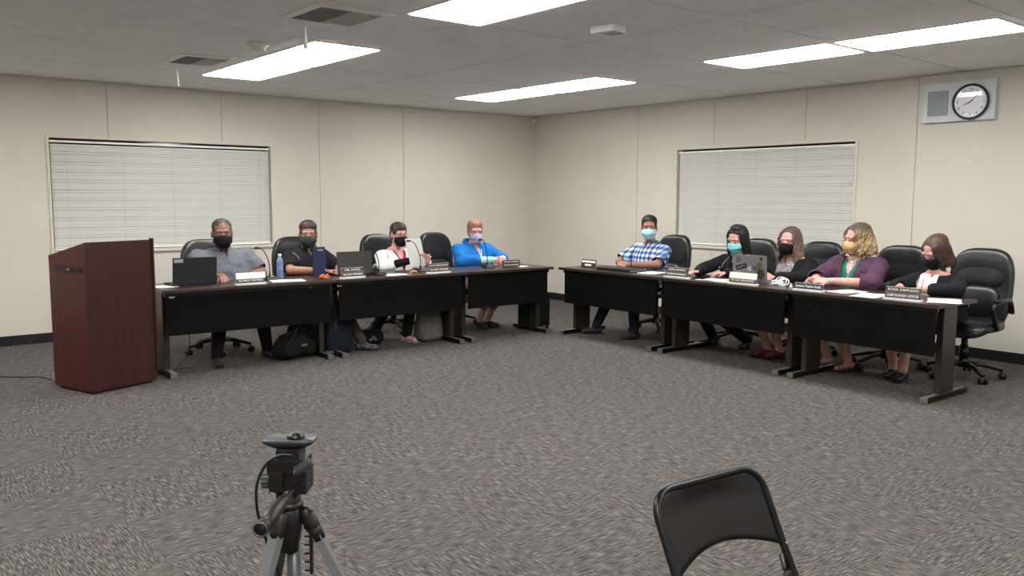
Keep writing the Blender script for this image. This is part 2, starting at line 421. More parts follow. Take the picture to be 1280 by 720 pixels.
# vents
def vent(x0, x1, y0, y1, pull, lab):
    cx, cy = (x0+x1)/2, (y0+y1)/2
    t = thing('ceiling_vent', lab, 'air vent', (cx, cy, H)); a, b = (x1-x0)/2, (y1-y0)/2
    bm = NB(); fr = .06
    for lo, hi in (((-a, -b, -.012), (a, -b+fr, 0)), ((-a, b-fr, -.012), (a, b, 0)), ((-a, -b+fr, -.012), (-a+fr, b-fr, 0)), ((a-fr, -b+fr, -.012), (a, b-fr, 0))): box(bm, lo, hi, .003)
    obj('frame', bm, M['whitemetal'], t)
    bm = NB(); box(bm, (-a+fr, -b+fr, -.002), (a-fr, b-fr, -.0005)); obj('duct_opening', bm, M['duct'], t)
    bm = NB(); n = 18
    for k in range(n):
        yy = -b+fr+(k+.5)*(2*b-2*fr)/n
        box(bm, (-a+fr, yy-.001, -.014), (0, yy+.001, 0), mtx=None)
    obj('louvre_blades', bm, M['greyp'], t)
    bm = NB()
    for k in range(13):
        xx = (k+.5)*(a-fr)/13
        box(bm, (xx-.0012, -b+fr, -.012), (xx+.0012, b-fr, 0))
    obj('louvre_blades', bm, M['whitemetal'], t)
    bm = NB(); px_, py_ = pull[0]-cx, pull[1]-cy
    tube(bm, [(px_, py_, -.01), (px_, py_, -.12)], .0012, 5); obj('pull_cord', bm, M['white'], t)
    bm = NB(); cyl(bm, (px_, py_, -.095), (px_, py_, -.235), .004, 12, .016); obj('pull_tassel', bm, M['white'], t, True)
vent(-5.99, -5.43, -4.87, -4.31, (-5.93, -4.58), 'large square ceiling air vent with hanging white pull tag near the top edge')
vent(-5.98, -5.50, -2.42, -1.84, (-5.91, -2.08), 'small ceiling air vent with white pull tag above the left window')
t = thing('smoke_detector', 'round white smoke detector on the ceiling left of the lit panels', 'smoke detector', (-5.68, -3.27, H))
bm = NB(); lathe(bm, [(.09, 0), (.09, -.014), (.06, -.024), (.056, -.05), (.036, -.06), (.001, -.061)]); obj('body', bm, M['whitemetal'], t, True)
t = thing('ceiling_sensor', 'small white rectangular box mounted on the ceiling between the panel lights', 'sensor box', (-4.1, -5.5, H), .15)
bm = NB(); box(bm, (-.075, -.1, -.05), (.075, .1, 0), .012); obj('housing', bm, M['white'], t)
bm = NB(); box(bm, (-.06, -.085, -.056), (.06, .02, -.049), .004); obj('lens', bm, M['greyp'], t)
t = thing('corner_sensor', 'tiny white sensor high in the room corner below the ceiling', 'sensor', (-.03, -.03, H-.06), math.radians(-45))
bm = NB(); box(bm, (-.032, -.02, -.045), (.032, .02, .04), .005); obj('housing', bm, M['trimw'], t)
bm = NB(); box(bm, (-.012, -.024, -.03), (.012, -.018, .015), .003); obj('lens', bm, M['white'], t)

# ------------------------------------------------------------------ wall clock and its cabinet
t = thing('clock_cabinet', 'pale grey wall cabinet with speaker grille under the ceiling on the right wall', 'speaker cabinet', (0, -6.135, 2.415))
bm = NB(); box(bm, (-.055, -.33, -.185), (0, .33, .185), .006); obj('body', bm, M['box'], t)
bm = NB(); box(bm, (-.061, .09, -.125), (-.054, .28, .11), .002)
for k in range(20): box(bm, (-.063, .095, -.12+k*.0115), (-.06, .275, -.115+k*.0115))
obj('speaker_grille', bm, M['speak'], t)
t = thing('wall_clock', 'round white wall clock with dark rim on the pale cabinet', 'clock', (-.055, -6.255, 2.40))
R_ = .155
bm = NB()
tube(bm, [(-.02, R_*math.cos(a), R_*math.sin(a)) for a in [2*PI*i/48 for i in range(48)]], .011, 10, closed=True, sq=(1, 1.6)); obj('rim', bm, mat('clock_rim', (32, 34, 52), .35), t, True)
bm = NB(); cyl(bm, (0, 0, 0), (-.018, 0, 0), R_, 48); obj('face', bm, M['clockf'], t)
# face is seen from -x : right of viewer = -y
def fm(u, w, d=-.0195): return Matrix.Translation((d, -u, w)) @ Matrix(((0, 0, -1, 0), (-1, 0, 0, 0), (0, 1, 0, 0), (0, 0, 0, 1)))
for k in range(1, 13):
    a = PI/2-2*PI*k/12; text(str(k), .034, M['blk'], t, fm(.118*math.cos(a), .118*math.sin(a)), 'numeral')
for nm, ang, ln, wd in (('hour_hand', 243.5, .068, .005), ('minute_hand', 45, .098, .0035)):
    a = math.radians(90-ang); d = V((0, -math.cos(a), math.sin(a))); s = V((0, d.z, -d.y)); bm = NB()
    p = [d*-.02+s*wd, d*-.02-s*wd, d*ln-s*wd*.5, d*ln+s*wd*.5]
    vs = [bm.verts.new(V((-.0215, 0, 0))+q) for q in p]; bm.faces.new(vs); bmesh.ops.solidify(bm, geom=bm.faces[:], thickness=.0012); obj(nm, bm, M['blk'], t)
g = thinglass('clock_glass', (255, 255, 255), 1.0)
bm = NB()
rows = []
for j in range(8):
    r_ = R_*.985*j/7 if j else .002; d_ = -.030-.0012*math.cos(PI/2*j/7)
    rows.append([bm.verts.new((d_-.009*r_*math.sin(2*PI*i/32), r_*math.cos(2*PI*i/32), r_*math.sin(2*PI*i/32))) for i in range(32)])
for j in range(7):
    for i in range(32): bm.faces.new((rows[j][i], rows[j][(i+1) % 32], rows[j+1][(i+1) % 32], rows[j+1][i]))
bm.faces.new(rows[0]); bmesh.ops.solidify(bm, geom=bm.faces[:], thickness=.002); obj('glass', bm, g, t, True)

# ------------------------------------------------------------------ tables
def table(root_loc, rz, L, D, label, stickers=(), skip_bevel=False):
    """front-left corner at origin, runs +x, front faces -y"""
    t = thing('conference_table', label, 'table', (*root_loc, 0), rz, 'tables of the two rows')
    bm = NB(); box(bm, (.001, 0, .712), (L-.001, D, .74), .004); obj('tabletop', bm, M['walnut'], t)
    bm = NB(); box(bm, (.03, .05, .68), (L-.03, .075, .711), .002); box(bm, (.03, D-.09, .68), (L-.03, D-.06, .711), .002); obj('rail', bm, M['blackm'], t)
    bm = NB(); box(bm, (.045, .055, .35), (L-.045, .071, .70), .002); obj('modesty_panel', bm, M['panel'], t)
    for x in (.045, L-.095):
        bm = NB(); box(bm, (x, .19, .05), (x+.05, .40, .711), .006); lg = obj('leg', bm, M['walnutv'], t)
        bm = NB(); box(bm, (x-.002, .0, .006), (x+.052, D+.02, .045), .006); box(bm, (x+.005, .02, 0), (x+.045, .06, .008)); box(bm, (x+.005, D-.06, 0), (x+.045, D-.02, .008)); obj('foot_bar', bm, M['blackm'], t)
        bm = NB(); box(bm, (x-.004, -.006, .004), (x+.054, .004, .047), .003); obj('foot_cap', bm, M['chrome'], t)
        bm = NB(); box(bm, (x+.008, .01, .044), (x+.042, D+.01, .0475)); obj('foot_strip', bm, M['silver'], t)
    for sx, sz, w_ in stickers:
        bm = NB(); n = 20; pts = []
        for i in range(n):
            a = 2*PI*i/n; pts.append((sx+math.copysign(w_/2-.012, math.cos(a))+.012*math.cos(a), .0545, sz+.014*math.sin(a)))
        bm.faces.new([bm.verts.new(q) for q in pts]); bmesh.ops.solidify(bm, geom=bm.faces[:], thickness=.0015); o = obj('sticker', bm, M['white'], t); o['label'] = 'white oval sticker'
    return t
aL = math.atan2(-.18, 4.15)
def onL(s, d=0): return (-6.28+s*math.cos(aL)-d*math.sin(aL), -2.62+s*math.sin(aL)+d*math.cos(aL))
table(onL(0), aL, 1.545, .60, 'dark wood table beside the lectern, first of the left row', [(.09, .68, .05), (1.31, .69, .03)])
table(onL(1.55), aL, 1.455, .60, 'dark wood table in the middle of the left row', [(.05, .685, .05)])
table(onL(3.01), aL, 1.145, .60, 'short dark wood table ending the left row beside the room corner gap')
aR = -PI/2-math.atan2(.10, 4.16)
def onR(s, d=0):   # s runs away from the corner (towards -y), d is depth towards the right wall
    return (-2.12+s*math.cos(aR)-d*math.sin(aR), -2.86+s*math.sin(aR)+d*math.cos(aR))
table(onR(0), aR, 1.435, .62, 'dark wood table starting the right row, before the person in plaid')
table(onR(1.44), aR, 1.445, .62, 'dark wood table in the middle of the right row, under the grey laptop')
table(onR(2.89), aR, 1.27, .62, 'dark wood table ending the right row, its end leg nearest the camera')

# ------------------------------------------------------------------ lectern
def lectern():
    A = V((-7.07, -2.37)); B = V((-6.89, -2.83)); Cc = V((-6.35, -2.69))
    ex = (Cc-B); W_ = .56; rz = math.radians(18); D_ = .50
    t = thing('lectern', 'tall dark mahogany lectern with slanted top standing at the left', 'lectern', (B.x, B.y, 0), rz)
    # front board (faces camera), sides slope down to the back
    bm = NB(); box(bm, (0, 0, .02), (W_, .02, 1.16), .002); obj('front_panel', bm, M['mahogd'], t)
    def side(x0, x1):
        bm = NB(); pr = [(0.02, .02), (D_, .02), (D_, 1.045), (.02, 1.155)]
        a = [bm.verts.new((x0, y, z)) for y, z in pr]; b = [bm.verts.new((x1, y, z)) for y, z in pr]
        bm.faces.new(a); bm.faces.new(list(reversed(b)))
        for i in range(4): bm.faces.new((a[i], b[i], b[(i+1) % 4], a[(i+1) % 4]))
        bmesh.ops.recalc_face_normals(bm, faces=bm.faces); return obj('side_panel', bm, M['mahog'], t)
    s = side(0, .018); side(W_-.018, W_)
    bm = NB(); box(bm, (-.004, .05, .93), (.001, .42, .972), .001); obj('slot', bm, M['black'], s)
    bm = NB(); box(bm, (-.012, .2, .94), (-.003, .24, .955), .003); obj('handle', bm, M['chrome'], s)
    bm = NB(); box(bm, (-.008, .32-.25, .945), (-.003, .34-.25, .96), .002); obj('catch', bm, M['blackm'], s)
    bm = NB(); th = math.atan2(-.11, D_-.02)
    box(bm, (.018, 0, -.02), (W_-.018, (D_)/math.cos(th), 0), .002, mtx=Matrix.Translation((0, .01, 1.15)) @ Matrix.Rotation(th, 4, 'X')); obj('reading_top', bm, M['mahog'], t)
    bm = NB(); box(bm, (W_-.004, -.012, .1), (W_+.012, .03, 1.172), .004); obj('edge_post', bm, M['mahogd'], t)
    bm = NB(); box(bm, (.03, .03, 0), (W_-.03, D_-.03, .022)); obj('plinth', bm, M['black'], t)
    bm = NB(); box(bm, (.018, .02, .5), (W_-.018, D_-.03, .518)); obj('shelf', bm, M['mahog'], t)
lectern()

# ------------------------------------------------------------------ desk chairs
def make_chair(label):
    t = thing('office_chair', label, 'chair', (0, 0, 0), 0, 'black leather office chairs behind the tables')
    bm = NB()
    for k in range(5):
        a = PI/2+2*PI*k/5+.3; d = V((math.cos(a), math.sin(a), 0)); tube(bm, [V((0, 0, .13)), d*.15+V((0, 0, .115)), d*.3+V((0, 0, .075))], .022, 8, radii=[.03, .024, .018], sq=(1, .8))
    lathe(bm, [(.04, .09), (.04, .15), (.03, .17)], 16); obj('star_base', bm, M['blackm'], t, True)
    for k in range(5):
        a = PI/2+2*PI*k/5+.3; d = V((math.cos(a), math.sin(a), 0)); s = V((-d.y, d.x, 0)); c = d*.3
        bm = NB()
        for q in (-1, 1): cyl(bm, c+s*(.012*q)+V((0, 0, .028)), c+s*(.03*q)+V((0, 0, .028)), .028, 14)
        ell(bm, c+V((0, 0, .045)), (.022, .022, .02)); obj('caster', bm, M['black'], t, True)
    bm = NB(); cyl(bm, (0, 0, .13), (0, 0, .40), .026, 16); cyl(bm, (0, 0, .15), (0, 0, .28), .034, 16); box(bm, (-.09, -.1, .385), (.09, .12, .41), .006); obj('gas_column', bm, M['blackm'], t, True)
    def sf(q):
        z = q.z; 
        if q.y < -.12: z -= (abs(q.y)-.12)**1.5*1.1
        return V((q.x, q.y, z))
    bm = NB(); superell(bm, (0, -.01, .455), (.26, .26, .055), 4, 18, sf); obj('seat', bm, M['leather'], t, True)
    rec = math.radians(9)
    def bf(q):
        u = q.z/.36      # -1..1
        w = 1.0-.10*max(0, -u-.3); x = q.x*w
        y = q.y*(1+.3*max(0, u))-.055*(abs(q.x)/.26)**2+.02*math.cos(u*2.2)
        z = q.z; y2 = y+math.sin(rec)*z; return V((x, y2, z*math.cos(rec)))
    bm = NB(); superell(bm, (0, .27, .73), (.262, .055, .36), 3.3, 22, bf); bk = obj('backrest', bm, M['leather'], t, True)
    def pf(q):
        y = q.y-.05*(abs(q.x)/.26)**2; return V((q.x, y+math.sin(rec)*q.z, q.z))
    bm = NB(); superell(bm, (0, .288, .89), (.215, .046, .15), 3.6, 14, pf); obj('head_cushion', bm, M['leather'], bk, True)
    bm = NB(); superell(bm, (0, .222, .64), (.17, .045, .13), 3, 14, pf); obj('lumbar_cushion', bm, M['leather'], bk, True)
    for s in (-1, 1):
        pts = smoothpts([(s*.27, .22, .56), (s*.29, .12, .66), (s*.295, 0, .675), (s*.295, -.14, .665), (s*.285, -.19, .62), (s*.28, -.13, .53), (s*.26, -.03, .44)], 5)
        bm = NB(); tube(bm, pts, .02, 10, sq=(1.1, .8)); ar = obj('armrest', bm, M['black'], t, True)
        bm = NB(); superell(bm, (s*.295, -.03, .685), (.034, .14, .016), 3.5, 10); obj('arm_pad', bm, M['leather'], ar, True)
    return t
ch = make_chair('black leather office chair behind the person in the grey shirt')
ch.location = (-5.45, -1.63, 0); ch.rotation_euler = (0, 0, .03)
for x, y, rz, lb in ((-4.53, -1.62, -.08, 'black leather office chair behind the person in the dark polo shirt'),
                     (-3.46, -1.60, .12, 'black leather office chair behind the person in the white cardigan'),
                     (-2.68, -1.60, .15, 'black leather office chair behind the person in the blue hoodie'),
                     (-1.13, -3.42, -PI/2-.1, 'black leather office chair behind the person in the plaid shirt'),
                     (-1.10, -4.52, -PI/2-.05, 'black leather office chair behind the person with long black hair'),
                     (-1.10, -5.25, -PI/2-.05, 'black leather office chair behind the person in black jacket and patterned top'),
                     (-1.13, -6.09, -PI/2+.03, 'black leather office chair behind the person in the purple cardigan'),
                     (-1.00, -6.71, -PI/2-.02, 'black leather office chair behind the writing person, nearest the right edge')):
    dup(ch, (x, y, 0), rz, lb)
# ------------------------------------------------------------------ people
def rotm(yaw_=0, pit=0, rol=0):   # head turn: yaw>0 turns to the person's left, pit>0 looks down
    return (Matrix.Rotation(yaw_, 3, 'Z') @ Matrix.Rotation(pit, 3, 'X') @ Matrix.Rotation(rol, 3, 'Y'))
SK = {'tan': skinm('skin_tan', (156, 112, 96)), 'brown': skinm('skin_brown', (134, 94, 80)), 'pink': skinm('skin_pink', (198, 150, 140)), 'light': skinm('skin_light', (208, 158, 134)), 'mid': skinm('skin_mid', (190, 138, 112))}
def finger(bm, p, d, n, lens, r, curl):
    p = V(p); a = curl*.35
    for i, L in enumerate(lens):
        ax = d.cross(n).normalized(); dd = Matrix.Rotation(a, 3, ax) @ d
        q = p+dd*L; capsule(bm, p, q, r*(1-.08*i), r*(1-.08*(i+1)), 8); p = q; a += curl
def hand(bm, W, d, n, curl, thumb):
    """W wrist, d hand direction, n palm normal, thumb = side vector sign"""
    W = V(W); d = V(d).normalized(); n = (V(n)-d*V(n).dot(d)).normalized(); l = d.cross(n)*thumb
    for k, (o, L) in enumerate(((.030, .082), (.010, .086), (-.010, .082), (-.029, .074))):
        b = W+l*(o*.6)+d*.008; e = W+l*o+d*L; capsule(bm, b, e, .0135, .011, 8)
        fl = [(.040, .024, .019), (.044, .028, .020), (.041, .026, .019), (.032, .020, .017)][k]
        fd = (d+l*(o*2.2)).normalized(); finger(bm, e, fd, n, fl, .0087, curl*(1+.05*k))
    tb = W+l*.022+d*.022; td = (d*.75+l*.62+n*.25).normalized(); capsule(bm, tb, tb+td*.04, .0135, .0115, 8)
    t2 = (d*.95+l*.2+n*.3).normalized(); p = tb+td*.04; capsule(bm, p, p+t2*.030, .011, .0095, 8); capsule(bm, p+t2*.030, p+t2*.052+n*.004, .0095, .0085, 8)
def ik(hip, ank, l1=.43, l2=.41, pole=V((0, -.75, .66))):
    d = ank-hip; D = min(d.length, (l1+l2)*.995); u = d.normalized(); a = (l1*l1-l2*l2+D*D)/(2*D); h = math.sqrt(max(0, l1*l1-a*a))
    pp = (pole-u*pole.dot(u)).normalized(); return hip+u*a+pp*h
def person(S):
    X, Y, rz = S['at']; root = thing('person', S['label'], 'person', (X, Y, 0), rz)
    inv = (Matrix.Translation((X, Y, 0)) @ Matrix.Rotation(rz, 4, 'Z')).inverted()
    g = S.get('girth', 1.); sk = SK[S['skin']]; hx, hy, hz = S['head']; hs = S.get('hs', 1.08); HR = rotm(*S.get('turn', (0, 0, 0)))
    HC = V((hx, hy, hz)); sw = S.get('sw', .19); sz = S.get('sz', hz-.225); lean = S.get('lean', 0)
    def ly(z): return lean*(z-.5)
    # --- torso sections
    def torso(t, top=True, z0=.50):
        R = [(0, .0, .47, .15*g, .12*g), (0, 0, .52, .175*g, .14*g), (0, -.01*g, .62, .172*g, .135*g), (0, -.025*g, .72, .165*g*S.get('belly', 1), .125*g*S.get('belly', 1)), (0, -.02*g, .80, .168*g*S.get('belly', 1), .12*g*S.get('belly', 1)),
             (0, -.012, sz-.07, .17*g, .112*g), (0, -.002, sz-.02, .158*g, .092*g), (0, .005, sz+.025, .115*g**.5, .070), (0, .0, sz+.06, .065, .055)]
        k = hx/max(.3, hz-.5)
        R = [(x+k*(z-.5)*.8, y+ly(z), z, rx+t, ry+t) for x, y, z, rx, ry in R if z >= z0]
        if z0 > .5: pass
        R[0] = (R[0][0], R[0][1], R[0][2]-t*.3, R[0][3], R[0][4]); return R
    kx = hx/max(.3, hz-.5)*.8
    SH = {s: V((s*(sw-.012)+kx*(sz-.5), ly(sz)+.0, sz-.035)) for s in (-1, 1)}
    EL = {-1: V(S['elbow'][0]), 1: V(S['elbow'][1])}; WR = {-1: V(S['wrist'][0]), 1: V(S['wrist'][1])}
    HD = {-1: V(S['hdir'][0]), 1: V(S['hdir'][1])}; PN = {-1: V(S.get('palm', ((0, 0, -1), (0, 0, -1)))[0]), 1: V(S.get('palm', ((0, 0, -1), (0, 0, -1)))[1])}
    cr = S.get('curl', (.35, .35)); ar = S.get('arm', 1.)
    AN = {}; KN = {}; HP = {}; FT = {}
    for i, s in enumerate((-1, 1)):
        fx, fy = S['feet'][i]; p = inv @ V((fx, fy, 0)); AN[s] = V((p.x, p.y, .085)); HP[s] = V((s*.095*g**.5, .0, .56)); KN[s] = ik(HP[s], AN[s]); FT[s] = V((s*.25, -1, 0)).normalized()
    if 'fdir' in S: FT = {-1: V((*S['fdir'][0], 0)).normalized(), 1: V((*S['fdir'][1], 0)).normalized()}
    # --- body (one continuous skin)
    bm = NB(); loft(bm, torso(0))
    capsule(bm, (hx*.75, ly(sz)+.005, sz+.01), HC+HR @ V((0, .02, -.075))*hs, .054*S.get('neck', 1.), .055*S.get('neck', 1.), 16)
    def hp(x, y, z): return HC+HR @ (V((x, y, z))*hs)
    ell(bm, hp(0, .014, .026), V((.077, .096, .092))*hs, HR, 28, 18); ell(bm, hp(0, -.022, -.03), V((.064, .074, .086))*hs, HR, 24, 14)
    ell(bm, hp(0, -.058, -.088), V((.032, .032, .026))*hs, HR); capsule(bm, hp(-.046, -.0, -.062), hp(-.018, -.058, -.092), .024*hs, .022*hs); capsule(bm, hp(.046, -.0, -.062), hp(.018, -.058, -.092), .024*hs, .022*hs)
    capsule(bm, hp(0, -.086, .004), hp(0, -.108, -.032), .009*hs, .0145*hs, 10); ell(bm, hp(-.012, -.096, -.036), V((.009, .010, .008))*hs, HR, 10, 8); ell(bm, hp(.012, -.096, -.036), V((.009, .010, .008))*hs, HR, 10, 8)
    capsule(bm, hp(-.042, -.077, .024), hp(.042, -.077, .024), .013*hs); ell(bm, hp(-.04, -.07, -.03), V((.02, .02, .02))*hs, HR, 10, 8); ell(bm, hp(.04, -.07, -.03), V((.02, .02, .02))*hs, HR, 10, 8)
    capsule(bm, hp(-.02, -.093, -.062), hp(.02, -.093, -.062), .0085*hs)
    for s in (-1, 1):
        ell(bm, hp(s*.077, .012, -.008), V((.010, .020, .032))*hs, HR, 12, 10)
        capsule(bm, SH[s], EL[s], .052*ar, .043*ar, 14); capsule(bm, EL[s], WR[s], .043*ar, .027*ar**.5, 14)
        hand(bm, WR[s], HD[s], PN[s], cr[0 if s < 0 else 1], -s if S.get('tflip') else (1 if s > 0 else -1)*S.get('th', 1))
        capsule(bm, HP[s], KN[s], .082*g, .058*g**.5, 14); capsule(bm, KN[s], AN[s], .056*g**.5, .036, 14)
        f = AN[s]; capsule(bm, f+V((0, 0, -.035))-FT[s]*.03, f+FT[s]*.12+V((0, 0, -.055)), .034, .026, 12, (1.1, .9))
    obj('body', remesh(bm, .0055, 3, .5), sk, root, True)
    # --- eyes
    for s in (-1, 1):
        bm = NB(); ell(bm, hp(s*.031, -.0840, .004), V((.0125, .0085, .0058))*hs, HR, 12, 8); e = obj('eye', bm, M['eyew'], root, True)
        bm = NB(); ell(bm, hp(s*.031+.001, -.092, .003), V((.0066, .0035, .0062))*hs, HR, 10, 8); obj('iris', bm, M['iris'], e, True)
        bm = NB(); capsule(bm, hp(s*.017, -.092, .029), hp(s*.046, -.082, .028), .0032*hs, .0025*hs, 8); obj('eyebrow', bm, S['hairm'], root, True)
    if S.get('glasses'):
        bm = NB()
        for s in (-1, 1):
            tube(bm, [hp(s*.033+.024*math.cos(a), -.105+.006*abs(math.cos(a))*(1 if s*math.cos(a) > 0 else 0), .002+.018*math.sin(a)) for a in [2*PI*i/20 for i in range(20)]], .0016, 6, closed=True)
            tube(bm, [hp(s*.056, -.1, .008), hp(s*.078, -.04, .008), hp(s*.083, .012, .002)], .0015, 6)
        tube(bm, [hp(-.009, -.107, .004), hp(.009, -.107, .004)], .0016, 6); obj('spectacles', bm, M['lens'], root, True)
    # --- mask
    mk = S['mask']; bm = NB(); nu, nv = 22, 12; G = []; amax = 1.28
    for j in range(nv+1):
        v = j/nv; row = []
        z = -.006-.112*v; 
        bulge = {0: 1}.get(0)
        F = .122+.020*math.sin(min(1, v/.4)*PI*.5)-.034*max(0, v-.55)/.45
        A = .080-.018*max(0, v-.35)/.65
        for i in range(nu+1):
            u = -1+2*i/nu; th = u*amax*(1-.30*abs(v-.42))
            x = A*math.sin(th)*1.02; y = .012-F*math.cos(th)**.9-.001*math.sin(v*PI*6)*(1 if mk.get('pleat') else 0)
            zz = z+(.010*abs(u)**2 if v > .5 else -.012*abs(u)**1.5)+(.006*(1-min(1, abs(u)*5)) if v < .15 else 0)
            row.append(bm.verts.new(hp(x, y, zz)))
        G.append(row)
    for j in range(nv):
        for i in range(nu): bm.faces.new((G[j][i], G[j][i+1], G[j+1][i+1], G[j+1][i]))
    bmesh.ops.recalc_face_normals(bm, faces=bm.faces); bmesh.ops.solidify(bm, geom=bm.faces[:], thickness=.0018)
    mo = obj('face_mask', bm, mk['m'], root, True)
    if mk.get('label'): mo['label'] = mk['label']
    bm = NB()
    for s in (-1, 1):
        tube(bm, smoothpts([hp(s*.074, -.012, -.022), hp(s*.083, .012, .012), hp(s*.088, .03, -.005), hp(s*.083, .012, -.04), hp(s*.072, -.01, -.09)], 4), .0013, 5)
    obj('ear_loops', bm, mk.get('lm', mk['m']), mo)
    if mk.get('mark'):
        mk['mark'](hp, HR, hs, mo)
    # --- hair
    S['hair'](hp, HR, hs, root, S)
    # --- garments
    for G_ in S['wear']:
        bm = NB(); k = G_['kind']; t = G_.get('t', .014)
        if k == 'top':
            R = torso(t); 
            if G_.get('hem'): R = [r for r in R if r[2] >= G_['hem']]
            if G_.get('neck'): R = R[:-1]
            loft(bm, R)
            fr = G_.get('sleeve', 1.)
            for s in (-1, 1):
                tt = G_.get('st', t)
                if fr <= .5:
                    e = SH[s].lerp(EL[s], fr*2); capsule(bm, SH[s], e, .054*ar+tt, .046*ar+tt*1.7, 16)
                else:
                    capsule(bm, SH[s], EL[s], .054*ar+tt, .047*ar+tt, 16)
                    e = EL[s].lerp(WR[s], (fr-.5)*2); capsule(bm, EL[s], e, .046*ar+tt, (.033*ar if fr > .9 else .04*ar)+tt*(.8 if fr > .9 else 1.2), 16)
                ell(bm, SH[s]+V((-s*.045, 0, .012)), (.07+tt, .060+tt, .045+tt))
            if G_.get('extra'): G_['extra'](bm, SH, EL, WR, hp)
            # cloth folds
            me = remesh(bm, G_.get('vox', .010), 5, .5, None)
            b2 = NB(); b2.from_mesh(me); amp = G_.get('fold', .006)
            b2.normal_update()
            for v in b2.verts:
                n1 = mnoise.noise(V((v.co.x*9, v.co.y*9, v.co.z*16))+V((X*3, Y, 0))); n2 = mnoise.noise(V((v.co.x*22+3, v.co.y*22, v.co.z*34)))
                v.co += v.normal*(amp*n1+amp*.35*n2+amp*.3)
            cut = G_.get('cut')
            def frontcut(c):
                if G_.get('cutend'):
                    for s in (-1, 1):
                        # open sleeve end
                        a = SH[s] if fr <= .5 else EL[s]; b_ = (SH[s].lerp(EL[s], fr*2)) if fr <= .5 else EL[s].lerp(WR[s], (fr-.5)*2)
                        d = (b_-a).normalized()
                        if (c-b_).dot(d) > .0 and (c-b_).length < .12: return True
                if cut and cut(c, kx, ly): return True
                return False
            bad = [f for f in b2.faces if frontcut(f.calc_center_median())]
            if bad:
                bmesh.ops.delete(b2, geom=bad, context='FACES')
                for _ in range(6):
                    bv = [v for v in b2.verts if v.is_boundary]; new = {}
                    for v in bv:
                        nb = [e.other_vert(v).co for e in v.link_edges if e.is_boundary]
                        if len(nb) == 2: new[v] = v.co*.5+(nb[0]+nb[1])*.25
                    for v, c_ in new.items(): v.co = c_
            if bad: bmesh.ops.solidify(b2, geom=b2.faces[:], thickness=.003)
            b2.to_mesh(me); b2.free()
            go = obj(G_['name'], me, G_['m'], root, True)
        elif k == 'collar':
            z = sz+.055; pts = []
            for i in range(24):
                a = 2*PI*i/24; 
                if G_.get('open', .35) and abs(math.sin(a)+1) < G_.get('open', .35)*.5: continue
                pts.append((i, a))
            rows = []
            order = [a for a in [(-PI/2+.22)+(2*PI-.44)*i/26 for i in range(27)]]
            for a in order:
                fr_ = max(0, -math.sin(a)); cx = hx*.75; cy = ly(sz)+.004
                nk = S.get('neck', 1.); o1 = V((cx+.066*nk*math.cos(a), cy+.066*nk*math.sin(a), z+.020-.030*fr_)); o2 = V((cx+.094*nk*math.cos(a), cy+.104*nk*math.sin(a), z-.012-.050*fr_))
                o0 = V((cx+.062*nk*math.cos(a), cy+.062*nk*math.sin(a), z-.03-.03*fr_)); rows.append([bm.verts.new(q) for q in (o0, o1, o2)])
            for i in range(len(rows)-1):
                for j in range(2): bm.faces.new((rows[i][j], rows[i][j+1], rows[i+1][j+1], rows[i+1][j]))
            bmesh.ops.solidify(bm, geom=bm.faces[:], thickness=.003); go = obj(G_['name'], bm, G_['m'], root, True)
        elif k == 'legs':
            fr = G_.get('len', 1.); loft(bm, [r for r in torso(.012) if r[2] <= .66])
            for s in (-1, 1):
                capsule(bm, HP[s], KN[s], .092*g, .068*g**.5, 16); e = KN[s].lerp(AN[s], fr)
                if fr > .02: capsule(bm, KN[s], e, .068*g**.5, .052 if fr > .6 else .06, 16)
            if G_.get('skirt'): capsule(bm, (HP[-1]+HP[1])/2, (KN[-1]+KN[1])/2, .10*g, .075, 16, (1.4, 1)); capsule(bm, KN[-1], KN[1], .07, .07, 16)
            go = obj(G_['name'], remesh(bm, .012, 4), G_['m'], root, True)
        elif k == 'shoes':
            for s in (-1, 1):
                bm = NB(); f = AN[s]; d = FT[s]
                if G_.get('sandal'):
                    capsule(bm, f+V((0, 0, -.074))-d*.05, f+d*.15+V((0, 0, -.076)), .038, .036, 12, (1, .25)) if 0 else superell(bm, f+d*.05+V((0, 0, -.073)), (.042, .135, .012), 3, 10, lambda q, d=d: Matrix.Rotation(math.atan2(-d.x, -d.y)*-1, 3, 'Z') @ q)
                    for a_ in (.02, .08, .115): tube(bm, smoothpts([f+d*a_+V((d.y*.04, -d.x*.04, -.072)), f+d*a_+V((0, 0, -.010 if a_ < .05 else -.022)), f+d*a_+V((-d.y*.04, d.x*.04, -.072))], 5), .006, 6)
                    me = bm; sm = True
                else:
                    cz = -.05
                    capsule(bm, f+V((0, 0, cz+.01))-d*.035, f+d*.06+V((0, 0, cz+.004)), .040, .036, 14, (1, .95)); ell(bm, f+d*.115+V((0, 0, cz-.004)), (.042, .055, .030), Matrix.Rotation(math.atan2(d.x, -d.y), 3, 'Z'))
                    if not G_.get('low'): capsule(bm, f+V((0, 0, -.03)), f+V((0, .0, .02)), .042, .040, 14)
                    me = remesh(bm, .008, 4)
                    for v in me.vertices:
                        if v.co.z < .004: v.co.z = .002
                so = obj('shoe', me, G_['m'], root, True)
                if not G_.get('sandal'):
                    bm = NB(); superell(bm, f+d*.045+V((0, 0, -.077)), (.044, .145, .0085), 2.8, 10, lambda q, d=d: Matrix.Rotation(math.atan2(d.x, -d.y), 3, 'Z') @ q); obj('sole', bm, G_.get('sole', M['black']), so, True)
            continue
        elif k == 'custom':
            G_['fn'](root, hp, SH, EL, WR, AN, FT, HC, sz, ly, kx); continue
        if G_.get('label'): go['label'] = G_['label']
    return root
